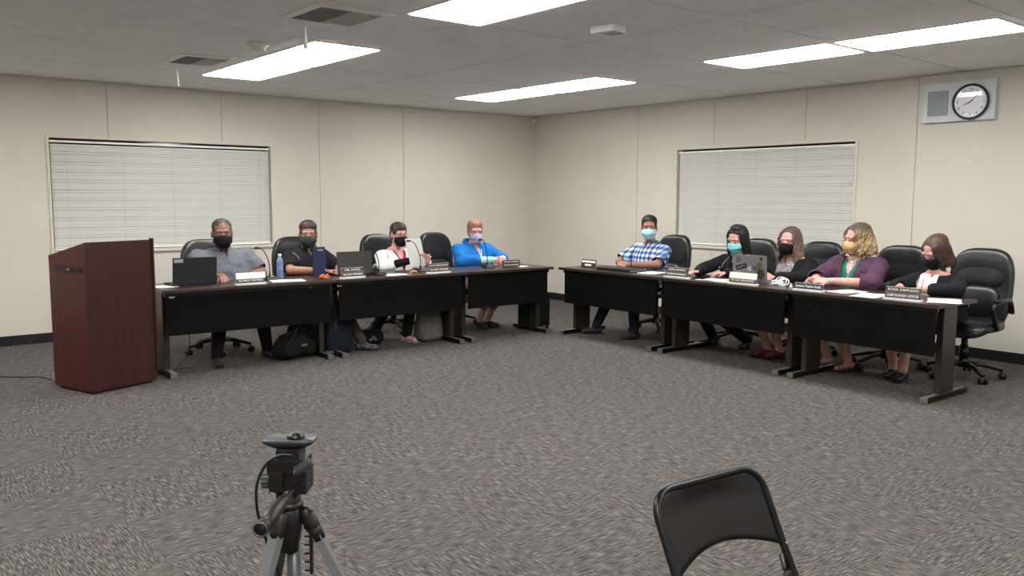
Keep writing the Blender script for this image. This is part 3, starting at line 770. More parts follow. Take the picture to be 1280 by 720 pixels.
# hair builders
def short_hair(front=.0, top=.0, side=1., vol=1.):
    def f(hp, HR, hs, root, S):
        bm = NB()
        ell(bm, hp(0, .018+front, .062+top), V((.0815*side, .097, .066))*hs*vol, HR, 28, 18); ell(bm, hp(0, .046, .008), V((.0795*side, .071, .088))*hs, HR, 24, 14)
        for s in (-1, 1): ell(bm, hp(s*.058, -.004+front, .035), V((.022*side, .052, .042))*hs, HR, 16, 10)
        me = remesh(bm, .006, 3)
        b2 = NB(); b2.from_mesh(me); b2.normal_update()
        for v in b2.verts: v.co += v.normal*(.0035*mnoise.noise(V((v.co.x*70, v.co.y*40, v.co.z*70)))+.003*mnoise.noise(v.co*160))
        b2.to_mesh(me); b2.free(); obj('hair', me, S['hairm'], root, True)
    return f
def strand_tubes(bm, hp, n, zlen, rad, amp, freq, a0, a1, rng, out=1.0, zt=.07, flare=.02, fall=.0):
    for k in range(n):
        a = a0+(a1-a0)*(k+.5)/n + rng.uniform(-.06, .06); L = zlen*rng.uniform(.75, 1.08); ph = rng.uniform(0, 6.28); pts = []; m = 14
        rt_ = rng.uniform(.0, 1.)
        for i in range(m+1):
            v = i/m; z = zt-v*L
            if z > .03:
                w = math.sqrt(max(.02, 1-((z-.03)/.09)**2))
            else: w = 1+flare*((.03-z)/.1)
            rx = (.080*out+.004*rt_)*w; ry = (.098*out+.004*rt_)*w
            x = rx*math.sin(a)+amp*math.sin(freq*v*6.28+ph)*min(1, v*2.5); y = .014+ry*math.cos(a)*-1+amp*math.cos(freq*v*6.28+ph)*min(1, v*2.5)
            pts.append(hp(x, y, z))
        tube(bm, pts, rad, 6, radii=[rad*(1-.35*i/m)*rng.uniform(.8, 1.2) for i in range(m+1)])
def long_hair(n=90, zlen=.27, rad=.011, amp=.008, freq=2.2, a0=.95, out=1.05, vol=1., flare=.02, front=.0, seed=3, bang=None):
    def f(hp, HR, hs, root, S):
        rng = random.Random(seed); bm = NB()
        ell(bm, hp(0, .020+front, .058), V((.084, .099, .074))*hs*vol, HR, 28, 18)
        b1 = NB(); 
        me0 = remesh(bm, .007, 3)
        b1.from_mesh(me0)
        strand_tubes(b1, hp, n, zlen, rad, amp, freq, a0, 2*PI-a0, rng, out, .085, flare)
        strand_tubes(b1, hp, n//2, zlen*.8, rad, amp, freq, a0+.1, 2*PI-a0-.1, rng, out*.93, .06, flare)
        strand_tubes(b1, hp, n, zlen+.035, rad*.8, amp*.7, freq, a0-.15, 2*PI-a0+.15, rng, out*1.0, .118, flare)
        if bang: bang(b1, hp, rng)
        obj('hair', b1, S['hairm'], root, True)
    return f
def hair_grad(name, roots, tips, tips2, z0, z1):
    m = mat(name, tips, .5, rgb2=tips2, scale=22, bump=.4, bscale=120, spec=.35); nt = m.node_tree; b = nt.nodes['Principled BSDF']; L = nt.links
    src = b.inputs['Base Color'].links[0].from_socket
    tc = nt.nodes.new('ShaderNodeTexCoord'); sp = nt.nodes.new('ShaderNodeSeparateXYZ'); mr = nt.nodes.new('ShaderNodeMapRange'); mx = nt.nodes.new('ShaderNodeMix'); mx.data_type = 'RGBA'
    L.new(tc.outputs['Object'], sp.inputs[0]); L.new(sp.outputs['Z'], mr.inputs[0]); mr.inputs[1].default_value = z0; mr.inputs[2].default_value = z1
    L.new(mr.outputs[0], mx.inputs[0]); L.new(src, mx.inputs[6]); mx.inputs[7].default_value = lin(roots); L.new(mx.outputs[2], b.inputs['Base Color']); return m
def hairm(name, c1, c2, sc_=40): return mat(name, c1, .5, rgb2=c2, scale=sc_, bump=.4, bscale=120, spec=.4)
HB = hairm('hair_black', (18, 15, 15), (34, 28, 27)); HDB = hairm('hair_dark_brown', (38, 27, 24), (62, 46, 40)); HG = hairm('hair_greying', (40, 36, 35), (72, 66, 64))
HSTR = hairm('hair_strawberry_blond', (112, 74, 58), (162, 120, 94)); HCURL = hair_grad('hair_ash_brown_curls', (78, 62, 54), (96, 76, 64), (150, 128, 108), 1.0, 1.18); HBLOND = hair_grad('hair_blond_highlights', (74, 58, 48), (120, 96, 70), (190, 166, 122), 1.13, 1.25); HRB = hairm('hair_straight_brown', (50, 34, 30), (88, 62, 54), 30)
mBlackMask = cloth('mask_black_cloth', (20, 20, 22)); mBlue = cloth('mask_light_blue', (170, 214, 226), var=.03, rgb2=None); mTeal = cloth('mask_teal', (122, 206, 212), var=.08)
mFloral = cloth('mask_floral_print', (120, 124, 160), rgb2=(206, 200, 210), scale=70); mTan = cloth('mask_tan', (196, 160, 120)); mCamo = cloth('mask_dark_with_green_print', (24, 28, 28), rgb2=(64, 84, 70), scale=45)
grey_shirt = cloth('heather_grey_shirt', (98, 101, 109), var=.12, scale=30); dark_polo = cloth('black_polo_cloth', (24, 25, 30)); greypipe = cloth('grey_piping', (110, 112, 120))
jeans = cloth('dark_jeans', (26, 30, 42), scale=40); blackp = cloth('black_trousers', (16, 16, 20)); khaki = cloth('brown_trousers', (70, 60, 54)); whitec = cloth('white_knit', (222, 224, 226), var=.04); redc = cloth('red_top', (166, 34, 62)); bluec = cloth('bright_blue_fleece', (24, 104, 178), var=.1)
mintc = cloth('pale_mint_undersleeve', (168, 206, 204), var=.05); navyc = cloth('navy_black_jacket', (22, 23, 32)); blackj = cloth('black_blazer_cloth', (20, 21, 26)); printt = cloth('grey_speckled_blouse', (165, 160, 165), rgb2=(70, 68, 76), scale=90); purplec = cloth('purple_cardigan_cloth', (74, 50, 70), scale=9); greenc = cloth('green_top', (22, 118, 92)); cream = cloth('white_top', (226, 226, 228), var=.03); skirtc = cloth('dark_skirt', (26, 24, 30)); pinkl = cloth('dusty_pink_trousers', (150, 112, 112))
shoeb = mat('black_shoe_leather', (18, 18, 20), .4, bump=.1); snk = mat('sneaker_black_white', (22, 22, 24), .5, rgb2=(120, 120, 124), scale=38); shoeg = mat('grey_suede_shoe', (44, 42, 44), .7)

# 1 man in grey shirt
def vcut(zv, slope, ztop=9):   # open front wedge: narrow at zv, wider upwards
    def c(p, kx, ly): return p.y < ly(p.z) and p.z > zv and p.z < ztop and abs(p.x-kx*(p.z-.5)) < (p.z-zv)*slope+.006
    return c
def jacket_cut(zv, slope, w0, x0=0.):  # open from hem up
    def c(p, kx, ly): return p.y < ly(p.z)-.02 and abs(p.x-x0-kx*(p.z-.5)) < w0+max(0, p.z-zv)*slope and p.z > .48
    return c
def clipmic(root, hp, SH, EL, WR, AN, FT, HC, sz, ly, kx):
    bm = NB(); box(bm, (.0, -.165*1.2, sz-.09), (.012, -.15*1.2, sz-.05), .003); obj('placket', bm, dark_polo, root)
person(dict(label='heavyset person in grey short-sleeved shirt and black mask behind the black laptop', at=(-5.45, -1.76, .02), skin='brown', head=(-.01, -.05, 1.155), turn=(-.28, .05, 0), hs=1.12, girth=1.32, belly=1.12, sw=.245, sz=.965, arm=1.25, neck=1.2,
    elbow=((-.31, -.16, .77), (.33, -.14, .77)), wrist=((-.18, -.46, .785), (.14, -.36, .785)), hdir=((-.25, -1, -.12), (-.6, -1, -.05)), curl=(.45, .5), feet=((-5.72, -2.27), (-5.2, -2.17)),
    hairm=HG, hair=short_hair(.014, -.002, .99), mask=dict(m=mBlackMask),
    wear=[dict(kind='top', name='shirt', m=grey_shirt, t=.02, sleeve=.42, st=.018, cutend=True, cut=vcut(.945, .30, 9), fold=.009), dict(kind='collar', name='collar', m=cloth('dark_grey_collar', (60, 64, 72))), dict(kind='legs', name='trousers', m=blackp), dict(kind='shoes', name='shoes', m=shoeg)]))
# 2 man in dark polo
def polo_trim(root, hp, SH, EL, WR, AN, FT, HC, sz, ly, kx):
    bm = NB()
    pts = smoothpts([SH[-1]+V((.02, -.055, .05)), SH[-1]+V((.055, -.105, .0)), SH[-1]+V((.06, -.125, -.07)), SH[-1]+V((.05, -.14, -.13))], 4)
    tube(bm, pts, .006, 6); obj('piping', bm, greypipe, root, True)
person(dict(label='person in dark polo shirt with grey piping and patterned black mask, beside the blue bottle', at=(-4.58, -1.76, 0), skin='tan', head=(0, -.05, 1.125), turn=(-.42, .06, 0), hs=1.06, girth=1.12, sw=.205, sz=.935, arm=1.08,
    elbow=((-.27, -.20, .785), (.30, -.12, .77)), wrist=((-.03, -.44, .785), (.14, -.42, .785)), hdir=((1, -.35, 0), (-.8, -1, -.05)), curl=(.5, .6), feet=((-4.72, -2.35), (-4.32, -2.4)), fdir=((.1, -1), (.9, -1)),
    hairm=HDB, hair=short_hair(.006, .008, 1., 1.03), mask=dict(m=mCamo),
    wear=[dict(kind='top', name='polo_shirt', m=dark_polo, t=.016, sleeve=.42, st=.014, cutend=True, cut=vcut(.915, .35, 9)), dict(kind='collar', name='collar', m=dark_polo), dict(kind='custom', fn=polo_trim), dict(kind='legs', name='trousers', m=khaki), dict(kind='shoes', name='shoes', m=snk)]))
# 3 woman in white cardigan
def cuffs_w3(root, hp, SH, EL, WR, AN, FT, HC, sz, ly, kx):
    bm = NB(); capsule(bm, EL[-1].lerp(WR[-1], .28), EL[-1].lerp(WR[-1], .93), .047, .036, 16); obj('cuff', remesh(bm, .008, 3), blackj, root, True)['label'] = 'black cuff'
    bm = NB(); tube(bm, smoothpts([V((-.055, -.03, sz+.03)), V((0, -.085+ly(sz), sz-.01)), V((.055, -.03, sz+.03))], 6), .003, 6); obj('necklace', bm, mat('dark_beads', (90, 30, 40), .4), root, True)
person(dict(label='person in white cardigan over red top, black mask, holding up a sheet of paper', at=(-3.54, -1.76, .05), skin='pink', head=(.02, -.06, 1.095), turn=(-.12, .08, 0), hs=1.03, girth=1.02, sw=.19, sz=.90, glasses=True, th=1,
    elbow=((-.27, -.20, .77), (.26, -.22, .78)), wrist=((-.03, -.43, .85), (.12, -.43, .79)), hdir=((1, -.5, .15), (-.15, -.7, .6)), palm=((0, -1, -.1), (-.6, .6, 0)), curl=(.35, .6), feet=((-3.95, -2.0), (-3.72, -2.28)), fdir=((-.3, -1), (.1, -1)),
    hairm=HDB, hair=short_hair(.0, .006, 1.02, 1.02), mask=dict(m=mBlackMask),
    wear=[dict(kind='top', name='red_top', m=redc, t=.008, st=-.004, sleeve=.25, neck=True, cut=vcut(.80, .42)), dict(kind='top', name='cardigan', m=whitec, t=.022, sleeve=.62, st=.018, neck=True, cut=jacket_cut(.72, .33, .012), fold=.008), dict(kind='custom', fn=cuffs_w3), dict(kind='legs', name='trousers', m=blackp), dict(kind='shoes', name='shoes', m=mat('sandal_black_white', (16, 16, 18), .5, rgb2=(160, 160, 160), scale=60), sandal=True)]))
# 4 woman in blue hoodie
def hood_w4(root, hp, SH, EL, WR, AN, FT, HC, sz, ly, kx):
    bm = NB()
    ring = smoothpts([V((-.035, -.125+ly(sz), sz-.07)), V((-.075, -.07, sz+.02)), V((-.085, .02, sz+.06)), V((0, .085, sz+.075)), V((.085, .02, sz+.06)), V((.075, -.07, sz+.02)), V((.035, -.125+ly(sz), sz-.07))], 5)
    for i in range(len(ring)-1): capsule(bm, ring[i], ring[i+1], .026, .026, 10)
    obj('hood', remesh(bm, .009, 3), bluec, root, True)
    for s in (-1, 1):
        bm = NB(); tube(bm, smoothpts([V((s*.052, -.118+ly(sz), sz-.03)), V((s*.035, -.155+ly(sz), sz-.08)), V((s*.05, -.175+ly(sz), sz-.13)), V((s*.055+.02, -.19+ly(sz), sz-.18))], 5), .0038, 6); obj('drawstring', bm, M['white'], root, True)
        bm = NB(); capsule(bm, EL[s].lerp(WR[s], .35), EL[s].lerp(WR[s], .93), .049, .041, 16); obj('cuff', remesh(bm, .008, 3), mintc, root, True)['label'] = 'pale mint cuff'
    bm = NB(); c = WR[-1]+V((.02, -.01, 0)); tube(bm, [c+V((.004*math.cos(a), .034*math.cos(a), .034*math.sin(a))) for a in [2*PI*i/16 for i in range(16)]], .004, 6, closed=True); obj('wristband', bm, redc, root, True)
person(dict(label='person with short reddish hair in bright blue hoodie, hands clasped on the table', at=(-2.49, -1.76, 0), skin='pink', head=(.02, -.05, 1.10), turn=(-.38, .08, 0), hs=1.05, girth=1.25, sw=.215, sz=.925, arm=1.15, glasses=True,
    elbow=((-.28, -.20, .78), (.29, -.20, .78)), wrist=((-.01, -.47, .80), (.115, -.45, .80)), hdir=((1, -.35, .05), (-1, -.45, .08)), palm=((0, 1, -.4), (0, 1, -.4)), curl=(.75, .75), feet=((-2.55, -2.0), (-2.42, -1.98)),
    hairm=HSTR, hair=short_hair(.004, .006, 1.03, 1.03), mask=dict(m=mFloral),
    wear=[dict(kind='top', name='hoodie', m=bluec, t=.024, sleeve=.72, st=.020, neck=True, cut=vcut(.80, .30, 1.2), fold=.010), dict(kind='top', name='undershirt', m=mintc, t=.008, st=-.004, sleeve=.3, neck=True, cut=vcut(.84, .4)), dict(kind='custom', fn=hood_w4), dict(kind='legs', name='capri_trousers', m=pinkl, len=.5), dict(kind='shoes', name='shoes', m=shoeg, low=True)]))
# 5 man in plaid
def bands5(root, hp, SH, EL, WR, AN, FT, HC, sz, ly, kx):
    for s, r in ((-1, .031), (1, .032)):
        d = (WR[s]-EL[s]).normalized(); c = WR[s]-d*.03; u = d.cross(V((0, 0, 1))).normalized(); w_ = d.cross(u); bm = NB()
        tube(bm, [c+u*(r+.002)*math.cos(a)+w_*(r+.002)*math.sin(a) for a in [2*PI*i/18 for i in range(18)]], .007, 6, closed=True, sq=(.5, 1.2)); obj('wrist_strap', bm, M['black'], root, True)
RZ = -PI/2
person(dict(label='person in blue and white plaid shirt and light blue mask, first of the right row', at=(-1.24, -3.42, RZ-.08), skin='tan', head=(.02, -.05, 1.175), turn=(.78, .05, 0), hs=1.06, girth=1.12, sw=.215, sz=.955, arm=1.08,
    elbow=((-.27, -.22, .79), (.31, -.20, .79)), wrist=((.0, -.46, .79), (.14, -.47, .79)), hdir=((1, -.45, 0), (-1, -.35, .05)), palm=((0, .3, -1), (0, .8, -.4)), curl=(.5, .8), feet=((-1.78, -3.12), (-1.73, -3.64)), fdir=((-.5, -1), (-.2, -1)),
    hairm=HB, hair=short_hair(.006, .004, 1.0), mask=dict(m=mBlue, pleat=True, lm=M['white']),
    wear=[dict(kind='top', name='plaid_shirt', m=plaid(), t=.018, sleeve=.44, st=.018, cutend=True, cut=vcut(.925, .3, 9)), dict(kind='collar', name='collar', m=plaid()), dict(kind='custom', fn=bands5), dict(kind='legs', name='jeans', m=jeans), dict(kind='shoes', name='shoes', m=shoeg)]))
# 6 woman with long black hair
def top6(b1, hp, rng):
    ell(b1, hp(0, .02, .098), V((.07, .075, .05)), None, 20, 12)
def lan6(root, hp, SH, EL, WR, AN, FT, HC, sz, ly, kx):
    bm = NB(); tube(bm, smoothpts([V((-.05, -.07+ly(sz), sz+.03)), V((-.09, -.145+ly(sz), sz-.06)), V((-.11, -.165+ly(.8), .80))], 6), .003, 6); obj('lanyard', bm, M['greyp'], root, True)
    bm = NB(); ell(bm, V((-.15, -.13+ly(sz), sz-.10)), (.009, .006, .009)); obj('pin_badge', bm, M['white'], root, True)
person(dict(label='person with long black hair and teal mask in black jacket behind the grey laptop', at=(-1.24, -4.64, RZ-.05), skin='pink', head=(.0, -.10, 1.095), turn=(.12, .32, .03), hs=1.03, girth=1.02, sw=.19, sz=.91, lean=-.12,
    elbow=((-.24, -.34, .79), (.26, -.24, .78)), wrist=((-.10, -.56, .79), (.13, -.42, .785)), hdir=((-.1, -1, -.05), (-.4, -1, 0)), curl=(.5, .5), feet=((-1.35, -4.38), (-1.25, -4.72)),
    hairm=HB, hair=long_hair(80, .28, .012, .005, 1.2, 1.05, 1.10, 1.03, seed=5, bang=top6, front=.014, flare=.04), mask=dict(m=mTeal, pleat=True, lm=M['white']),
    wear=[dict(kind='top', name='undershirt', m=blackp, t=.006, st=-.004, sleeve=.3, neck=True, cut=vcut(.86, .4)), dict(kind='top', name='jacket', m=navyc, t=.02, sleeve=.97, st=.012, neck=True, cut=vcut(.78, .25)), dict(kind='custom', fn=lan6), dict(kind='legs', name='trousers', m=blackp), dict(kind='shoes', name='shoes', m=shoeb)]))
# 7 woman with ash curls
def neck7(root, hp, SH, EL, WR, AN, FT, HC, sz, ly, kx):
    bm = NB(); tube(bm, smoothpts([V((-.05, -.06+ly(sz), sz+.04)), V((0, -.125+ly(sz), sz-.05)), V((.05, -.06+ly(sz), sz+.04))], 6), .0035, 6)
    ell(bm, V((0, -.135+ly(sz), sz-.07)), (.010, .005, .016)); obj('necklace', bm, mat('dark_pendant', (40, 30, 30), .3), root, True)
mark = lambda hp, HR, hs, mo: text('~', .05, M['txt'], mo, Matrix.Translation(hp(.03, -.112, -.062)) @ (HR @ Matrix.Rotation(.35, 3, 'Z')).to_4x4() @ Matrix.Rotation(PI/2, 4, 'X'), 'mask_mark', ext=.002)
person(dict(label='person with ash brown curls, black mask and grey speckled blouse under a black jacket', at=(-1.24, -5.22, RZ-.05), skin='pink', head=(-.02, -.06, 1.10), turn=(.18, .10, .03), hs=1.03, girth=1.12, sw=.20, sz=.91, arm=1.08,
    elbow=((-.25, -.22, .78), (.29, -.22, .78)), wrist=((.02, -.40, .785), (.10, -.42, .785)), hdir=((.6, -1, 0), (-.8, -.8, 0)), curl=(.5, .6), feet=((-1.45, -5.10), (-1.47, -5.24)), fdir=((-.3, -1), (-.3, -1)),
    hairm=HCURL, hair=long_hair(95, .29, .009, .014, 3., .95, 1.10, 1.02, flare=.10, seed=8, front=.016), mask=dict(m=mBlackMask, mark=mark),
    wear=[dict(kind='top', name='blouse', m=printt, t=.012, st=-.004, sleeve=.3, neck=True, cut=vcut(.86, .4), fold=.004), dict(kind='top', name='jacket', m=blackj, t=.024, sleeve=.96, st=.014, neck=True, cut=jacket_cut(.60, .16, .05)), dict(kind='custom', fn=neck7), dict(kind='legs', name='skirt', m=skirtc, len=.15, skirt=True), dict(kind='shoes', name='shoes', m=mat('maroon_flat_shoe', (92, 40, 46), .5), low=True)]))
# 8 woman in purple cardigan
def neck8(root, hp, SH, EL, WR, AN, FT, HC, sz, ly, kx):
    bm = NB()
    for k in range(5):
        z = sz+.0-.022*k; ell(bm, V((-.002+.008*(k % 2), -.105-.012*k+ly(z), z)), (.010, .006, .011), None, 10, 8)
    tube(bm, smoothpts([V((-.05, -.06+ly(sz), sz+.04)), V((0, -.10+ly(sz), sz+.0)), V((.05, -.06+ly(sz), sz+.04))], 6), .003, 6); obj('necklace', bm, M['white'], root, True)
person(dict(label='person with wavy blond-streaked hair and tan mask in a purple cardigan', at=(-1.24, -5.90, RZ-.12), skin='pink', head=(-.01, -.08, 1.15), turn=(-.32, .16, .03), hs=1.05, girth=1.15, sw=.21, sz=.945, arm=1.12, lean=-.1,
    elbow=((-.25, -.30, .79), (.31, -.28, .79)), wrist=((-.08, -.53, .795), (.04, -.50, .80)), hdir=((-.1, -1, .05), (-.85, -.7, .05)), palm=((.9, 0, -.5), (-.2, .6, -.8)), curl=(.7, .6), feet=((-1.45, -5.72), (-1.5, -5.95)), fdir=((-.2, -1), (-.2, -1)),
    hairm=HBLOND, hair=long_hair(95, .225, .010, .016, 2.4, .92, 1.12, 1.03, flare=.16, seed=11, front=.016), mask=dict(m=mTan, lm=M['white']),
    wear=[dict(kind='top', name='green_top', m=greenc, t=.010, st=-.004, sleeve=.3, neck=True, cut=vcut(.80, .30)), dict(kind='top', name='cardigan', m=purplec, t=.026, sleeve=.66, st=.024, cutend=True, neck=True, cut=jacket_cut(.62, .17, .022), fold=.010), dict(kind='custom', fn=neck8), dict(kind='legs', name='skirt', m=skirtc, len=.35, skirt=True), dict(kind='shoes', name='shoes', m=mat('brown_sandal', (70, 50, 44), .5), sandal=True)]))
# 9 woman writing
person(dict(label='person with straight brown hair and black mask, head bowed, writing at the row end', at=(-1.28, -6.64, RZ-.12), skin='pink', head=(-.02, -.12, 1.075), turn=(-.30, .52, .03), hs=1.02, girth=.98, sw=.18, sz=.865, lean=-.22, glasses=True,
    elbow=((-.20, -.34, .79), (.27, -.28, .79)), wrist=((-.06, -.50, .79), (.03, -.40, .785)), hdir=((-.05, -1, .05), (-1, -.6, 0)), palm=((.9, 0, -.6), (0, 0, -1)), curl=(.7, .3), feet=((-1.45, -6.33), (-1.52, -6.45)), fdir=((.2, -1), (.3, -1)),
    hairm=HRB, hair=long_hair(90, .23, .009, .002, 1., .85, 1.03, 1.01, flare=.02, seed=15, front=.015), mask=dict(m=mBlackMask),
    wear=[dict(kind='top', name='white_top', m=cream, t=.012, st=-.004, sleeve=.3, neck=True, cut=vcut(.86, .3), fold=.004), dict(kind='top', name='blazer', m=blackj, t=.022, sleeve=.8, st=.014, neck=True, cut=jacket_cut(.60, .12, .055, -.03)), dict(kind='legs', name='skirt', m=skirtc, len=.15, skirt=True), dict(kind='shoes', name='shoes', m=mat('black_heel', (20, 16, 18), .35), low=True)]))

# ------------------------------------------------------------------ things on the tables
TZ = .7405
def lap(name, label, loc, rz, w_, h, m, ang, dep=.24):
    t = thing('laptop', label, 'laptop', loc, rz)          # lid hinge along x at origin, lid back faces -y, keyboard towards +y
    bm = NB(); box(bm, (-w_/2, 0, .001), (w_/2, dep, .016), .004); b = obj('base', bm, m, t)
    bm = NB()
    for r_ in range(5): 
        for c_ in range(13): box(bm, (-w_*.42+c_*w_*.065, .03+r_*.019, .016), (-w_*.42+c_*w_*.065+w_*.055, .045+r_*.019, .0185))
    obj('keyboard', bm, M['black'], b)
    X = Matrix.Rotation(ang, 4, 'X')
    bm = NB(); box(bm, (-w_/2, -.008, .012), (w_/2, 0, .012+h), .003, mtx=X); ld = obj('lid', bm, m, t)
    bm = NB(); box(bm, (-w_/2+.01, -.0002, .03), (w_/2-.01, .0012, h-.0), 0, mtx=X); obj('screen', bm, M['glassdark'], ld)
    return t, ld, X
lidblk = mat('laptop_lid_black', (26, 28, 34), .5); lidbr = mat('laptop_lid_dark_brown', (40, 34, 34), .45)
lidsil = mat('laptop_lid_silver', (138, 138, 142), .4, metal=.35)
t, ld, X = lap('', 'black laptop with grey corner label, before the person in the grey shirt', (-5.925, -2.365, TZ), aL+.02, .375, .235, lidblk, .12)
bm = NB(); box(bm, (-.178, -.0095, .205), (-.10, -.008, .238), 0, mtx=X); lb = obj('label', bm, M['greyp'], ld)
text('Lenovo', .017, M['txt'], lb, X @ Matrix.Translation((-.139, -.0102, .221)) @ Matrix.Rotation(PI/2, 4, 'X'), 'lettering')
t, ld, X = lap('', 'dark brown laptop behind the second nameplate of the left row', (-4.375, -2.40, TZ), aL-.03, .37, .225, lidbr, -.16)
t, ld, X = lap('', 'grey laptop with stickers on its lid, before the person with black hair', (-1.88, -5.18, TZ), aR+.05, .355, .24, lidsil, .10)
def stk(pts, m, name='sticker', y=-.0088, th=.0006):
    bm = NB(); f = bm.faces.new([bm.verts.new(X @ V((x, y, z))) for x, z in pts]); bmesh.ops.solidify(bm, geom=bm.faces[:], thickness=th); return obj(name, bm, m, ld)
def ov(cx, cz, a, b, n=18, rot=0): return [(cx+a*math.cos(k*2*PI/n)*math.cos(rot)-b*math.sin(k*2*PI/n)*math.sin(rot), cz+a*math.cos(k*2*PI/n)*math.sin(rot)+b*math.sin(k*2*PI/n)*math.cos(rot)) for k in range(n)]
c_, s_ = math.cos(.28), math.sin(.28)
s1 = stk([(-.085+u*c_-v*s_, .142+u*s_+v*c_) for u, v in ((-.058, -.021), (.058, -.021), (.058, .021), (-.058, .021))], M['black'])
text('theBOX', .030, M['greyp'], s1, X @ Matrix.Translation((-.085, -.0096, .142)) @ Matrix.Rotation(PI/2, 4, 'X') @ Matrix.Rotation(.28, 4, 'Z'), 'lettering', .09)
a_ = stk(ov(-.006, .128, .017, .019), M['white'], 'logo'); stk(ov(.006, .128, .0165, .019), M['white'], 'logo', -.0087); stk(ov(.008, .153, .0035, .009, 10, -.6), M['white'], 'logo')
stk(ov(-.115, .205, .026, .026), mat('sticker_grey_ring', (108, 108, 110), .6)); stk(ov(-.115, .205, .018, .018), M['greyp'], 'sticker', -.0094)
stk(ov(.105, .165, .034, .024, 14, .3), mat('sticker_olive', (142, 142, 82), .6, rgb2=(110, 116, 66), scale=50)); stk(ov(.125, .222, .015, .014), mat('sticker_dark', (60, 60, 66), .6))
stk(ov(.115, .085, .042, .05, 16), mat('sticker_moss', (104, 106, 72), .6, rgb2=(70, 72, 54), scale=40)); stk(ov(.06, .135, .03, .026, 7), mat('sticker_dim', (122, 122, 128), .6))
stk(ov(-.10, .072, .03, .02, 9), mat('sticker_pale_pink', (190, 172, 176), .6))

def nameplate(loc, rz, w_, label, rows, blank=False, base=True, tilt=.22, m='plate', hrow=.042, group='desk nameplates'):
    t = thing('nameplate', label, 'nameplate', (*loc, TZ), rz, group)
    n = len(rows); z0 = .012; TX = Matrix.Translation((0, 0, z0)) @ Matrix.Rotation(-tilt, 4, 'X')
    if base: bm = NB(); box(bm, (-w_/2-.008, -.014, 0), (w_/2+.004, .045, .014), .002); obj('stand', bm, M['white'], t)
    else: bm = NB(); box(bm, (-w_/2, 0, 0), (w_/2, .05, .006), .002); obj('stand', bm, M['plate'], t)
    bm = NB(); box(bm, (-w_/2-.003, .004, 0), (w_/2+.003, .008, hrow*n+.008), .001, mtx=TX); obj('holder', bm, M['greyp'] if base else M['plate'], t)
    for i, r in enumerate(rows):
        zc = hrow*(n-1-i)+.004
        bm = NB(); box(bm, (-w_/2, -.001, zc+.002), (w_/2, .0045, zc+hrow-.002), .001, mtx=TX); p_ = obj('plate', bm, M[m], t)
        if r: text(r, hrow*.62, M['txt'], p_, TX @ Matrix.Translation((0, -.0016, zc+hrow/2)) @ Matrix.Rotation(PI/2, 4, 'X'), 'lettering', w_*min(.9, len(r)*.06+.15), .0008)
    if blank:
        bm = NB(); box(bm, (-w_/2-.006, -.006, hrow*.95), (w_/2+.006, -.003, hrow*2.25), .0008, mtx=TX); obj('cover_card', bm, M['paper'], t)['label'] = 'blank white card over the name'
    return t
nameplate((-5.515, -2.60), aL+.05, .255, 'desk nameplate with blank white card, before the person in the grey shirt', ['', 'BOARD MEMBER'], True)
nameplate((-4.525, -2.625), aL+.10, .245, 'brown desk nameplate standing before the dark brown laptop', ['MR. PATEL', 'BOARD MEMBER'])
nameplate((-3.575, -2.675), aL+.04, .255, 'brown desk nameplate before the person in the white cardigan', ['ELVA BRISCENO', 'BOARD MEMBER'])
nameplate((-2.59, -2.63), aL, .23, 'dark desk nameplate before the person in the blue hoodie', ['SUSAN TURNER', 'BOARD MEMBER'], base=False, hrow=.034)
nameplate((-1.935, -3.135), aR-.02, .225, 'small brown desk nameplate at the corner end of the right row', ['', ''], base=False, hrow=.036)
bm = NB(); TX5 = Matrix.Translation((0, 0, .012)) @ Matrix.Rotation(-.22, 4, 'X'); box(bm, (-.105, -.0025, .046), (.11, -.001, .068), 0, mtx=TX5); box(bm, (-.05, -.0025, .010), (.05, -.001, .030), 0, mtx=TX5); obj('name_strip', bm, M['white'], bpy.data.objects['nameplate.004'])
nameplate((-2.085, -4.485), aR+.02, .275, 'brown desk nameplate between the plaid shirt and the outstretched black sleeve', ['ALMA ROMAN', 'SUPERINTENDENT'])
nameplate((-2.112, -5.258), aR+.02, .275, 'desk nameplate with blank white card before the grey laptop', ['', 'VICTOR HERNANDEZ'], True)
nameplate((-2.128, -5.912), aR+.02, .255, 'low navy desk nameplate with white lettering, beside the coiled white cable', ['Summer Prather-Smith'], m='navyplate', hrow=.048)
nameplate((-2.150, -6.715), aR+.03, .27, 'brown two-line desk nameplate at the camera end of the right row', ['ROSA ZAMUDIO', 'CHIEF BUSINESS OFFICER'])

def mic(loc, rz, tip, lab):
    t = thing('gooseneck_microphone', lab, 'microphone', (*loc, TZ), rz, 'gooseneck microphones on the left row')
    bm = NB(); box(bm, (-.055, -.06, 0), (.055, .065, .034), .008)
    for v in bm.verts:
        if v.co.z > .02: v.co.x *= .9; v.co.y = v.co.y*.85+.006
    b = obj('base', bm, M['black'], t); bm = NB(); box(bm, (-.015, -.045, .032), (.015, -.02, .037), .002); obj('button', bm, M['greyp'], b)
    p = [V((0, .02, .03)), V((0, .02, .12)), V((tip[0]*.15, .018, .20)), V((tip[0]*.5, .01+tip[1]*.4, tip[2]-.035)), V((tip[0]*.85, tip[1]*.8, tip[2]-.004)), V(tip)]
    sp = smoothpts(p, 6); bm = NB(); tube(bm, sp, .0045, 8); cyl(bm, (0, .02, .03), (0, .02, .065), .009, 12, .006); obj('gooseneck', bm, M['blackm'], t, True)
    e = V(tip); d = (sp[-1]-sp[-4]).normalized(); bm = NB(); capsule(bm, e, e+d*.035, .010, .0115, 12); obj('capsule', bm, M['black'], t, True)
mic((-5.205, -2.30), aL, (-.12, -.04, .30), 'gooseneck microphone between the first nameplate and the water bottle')
mic((-4.165, -2.50), aL, (-.15, -.01, .31), 'gooseneck microphone at the right side of the dark brown laptop')
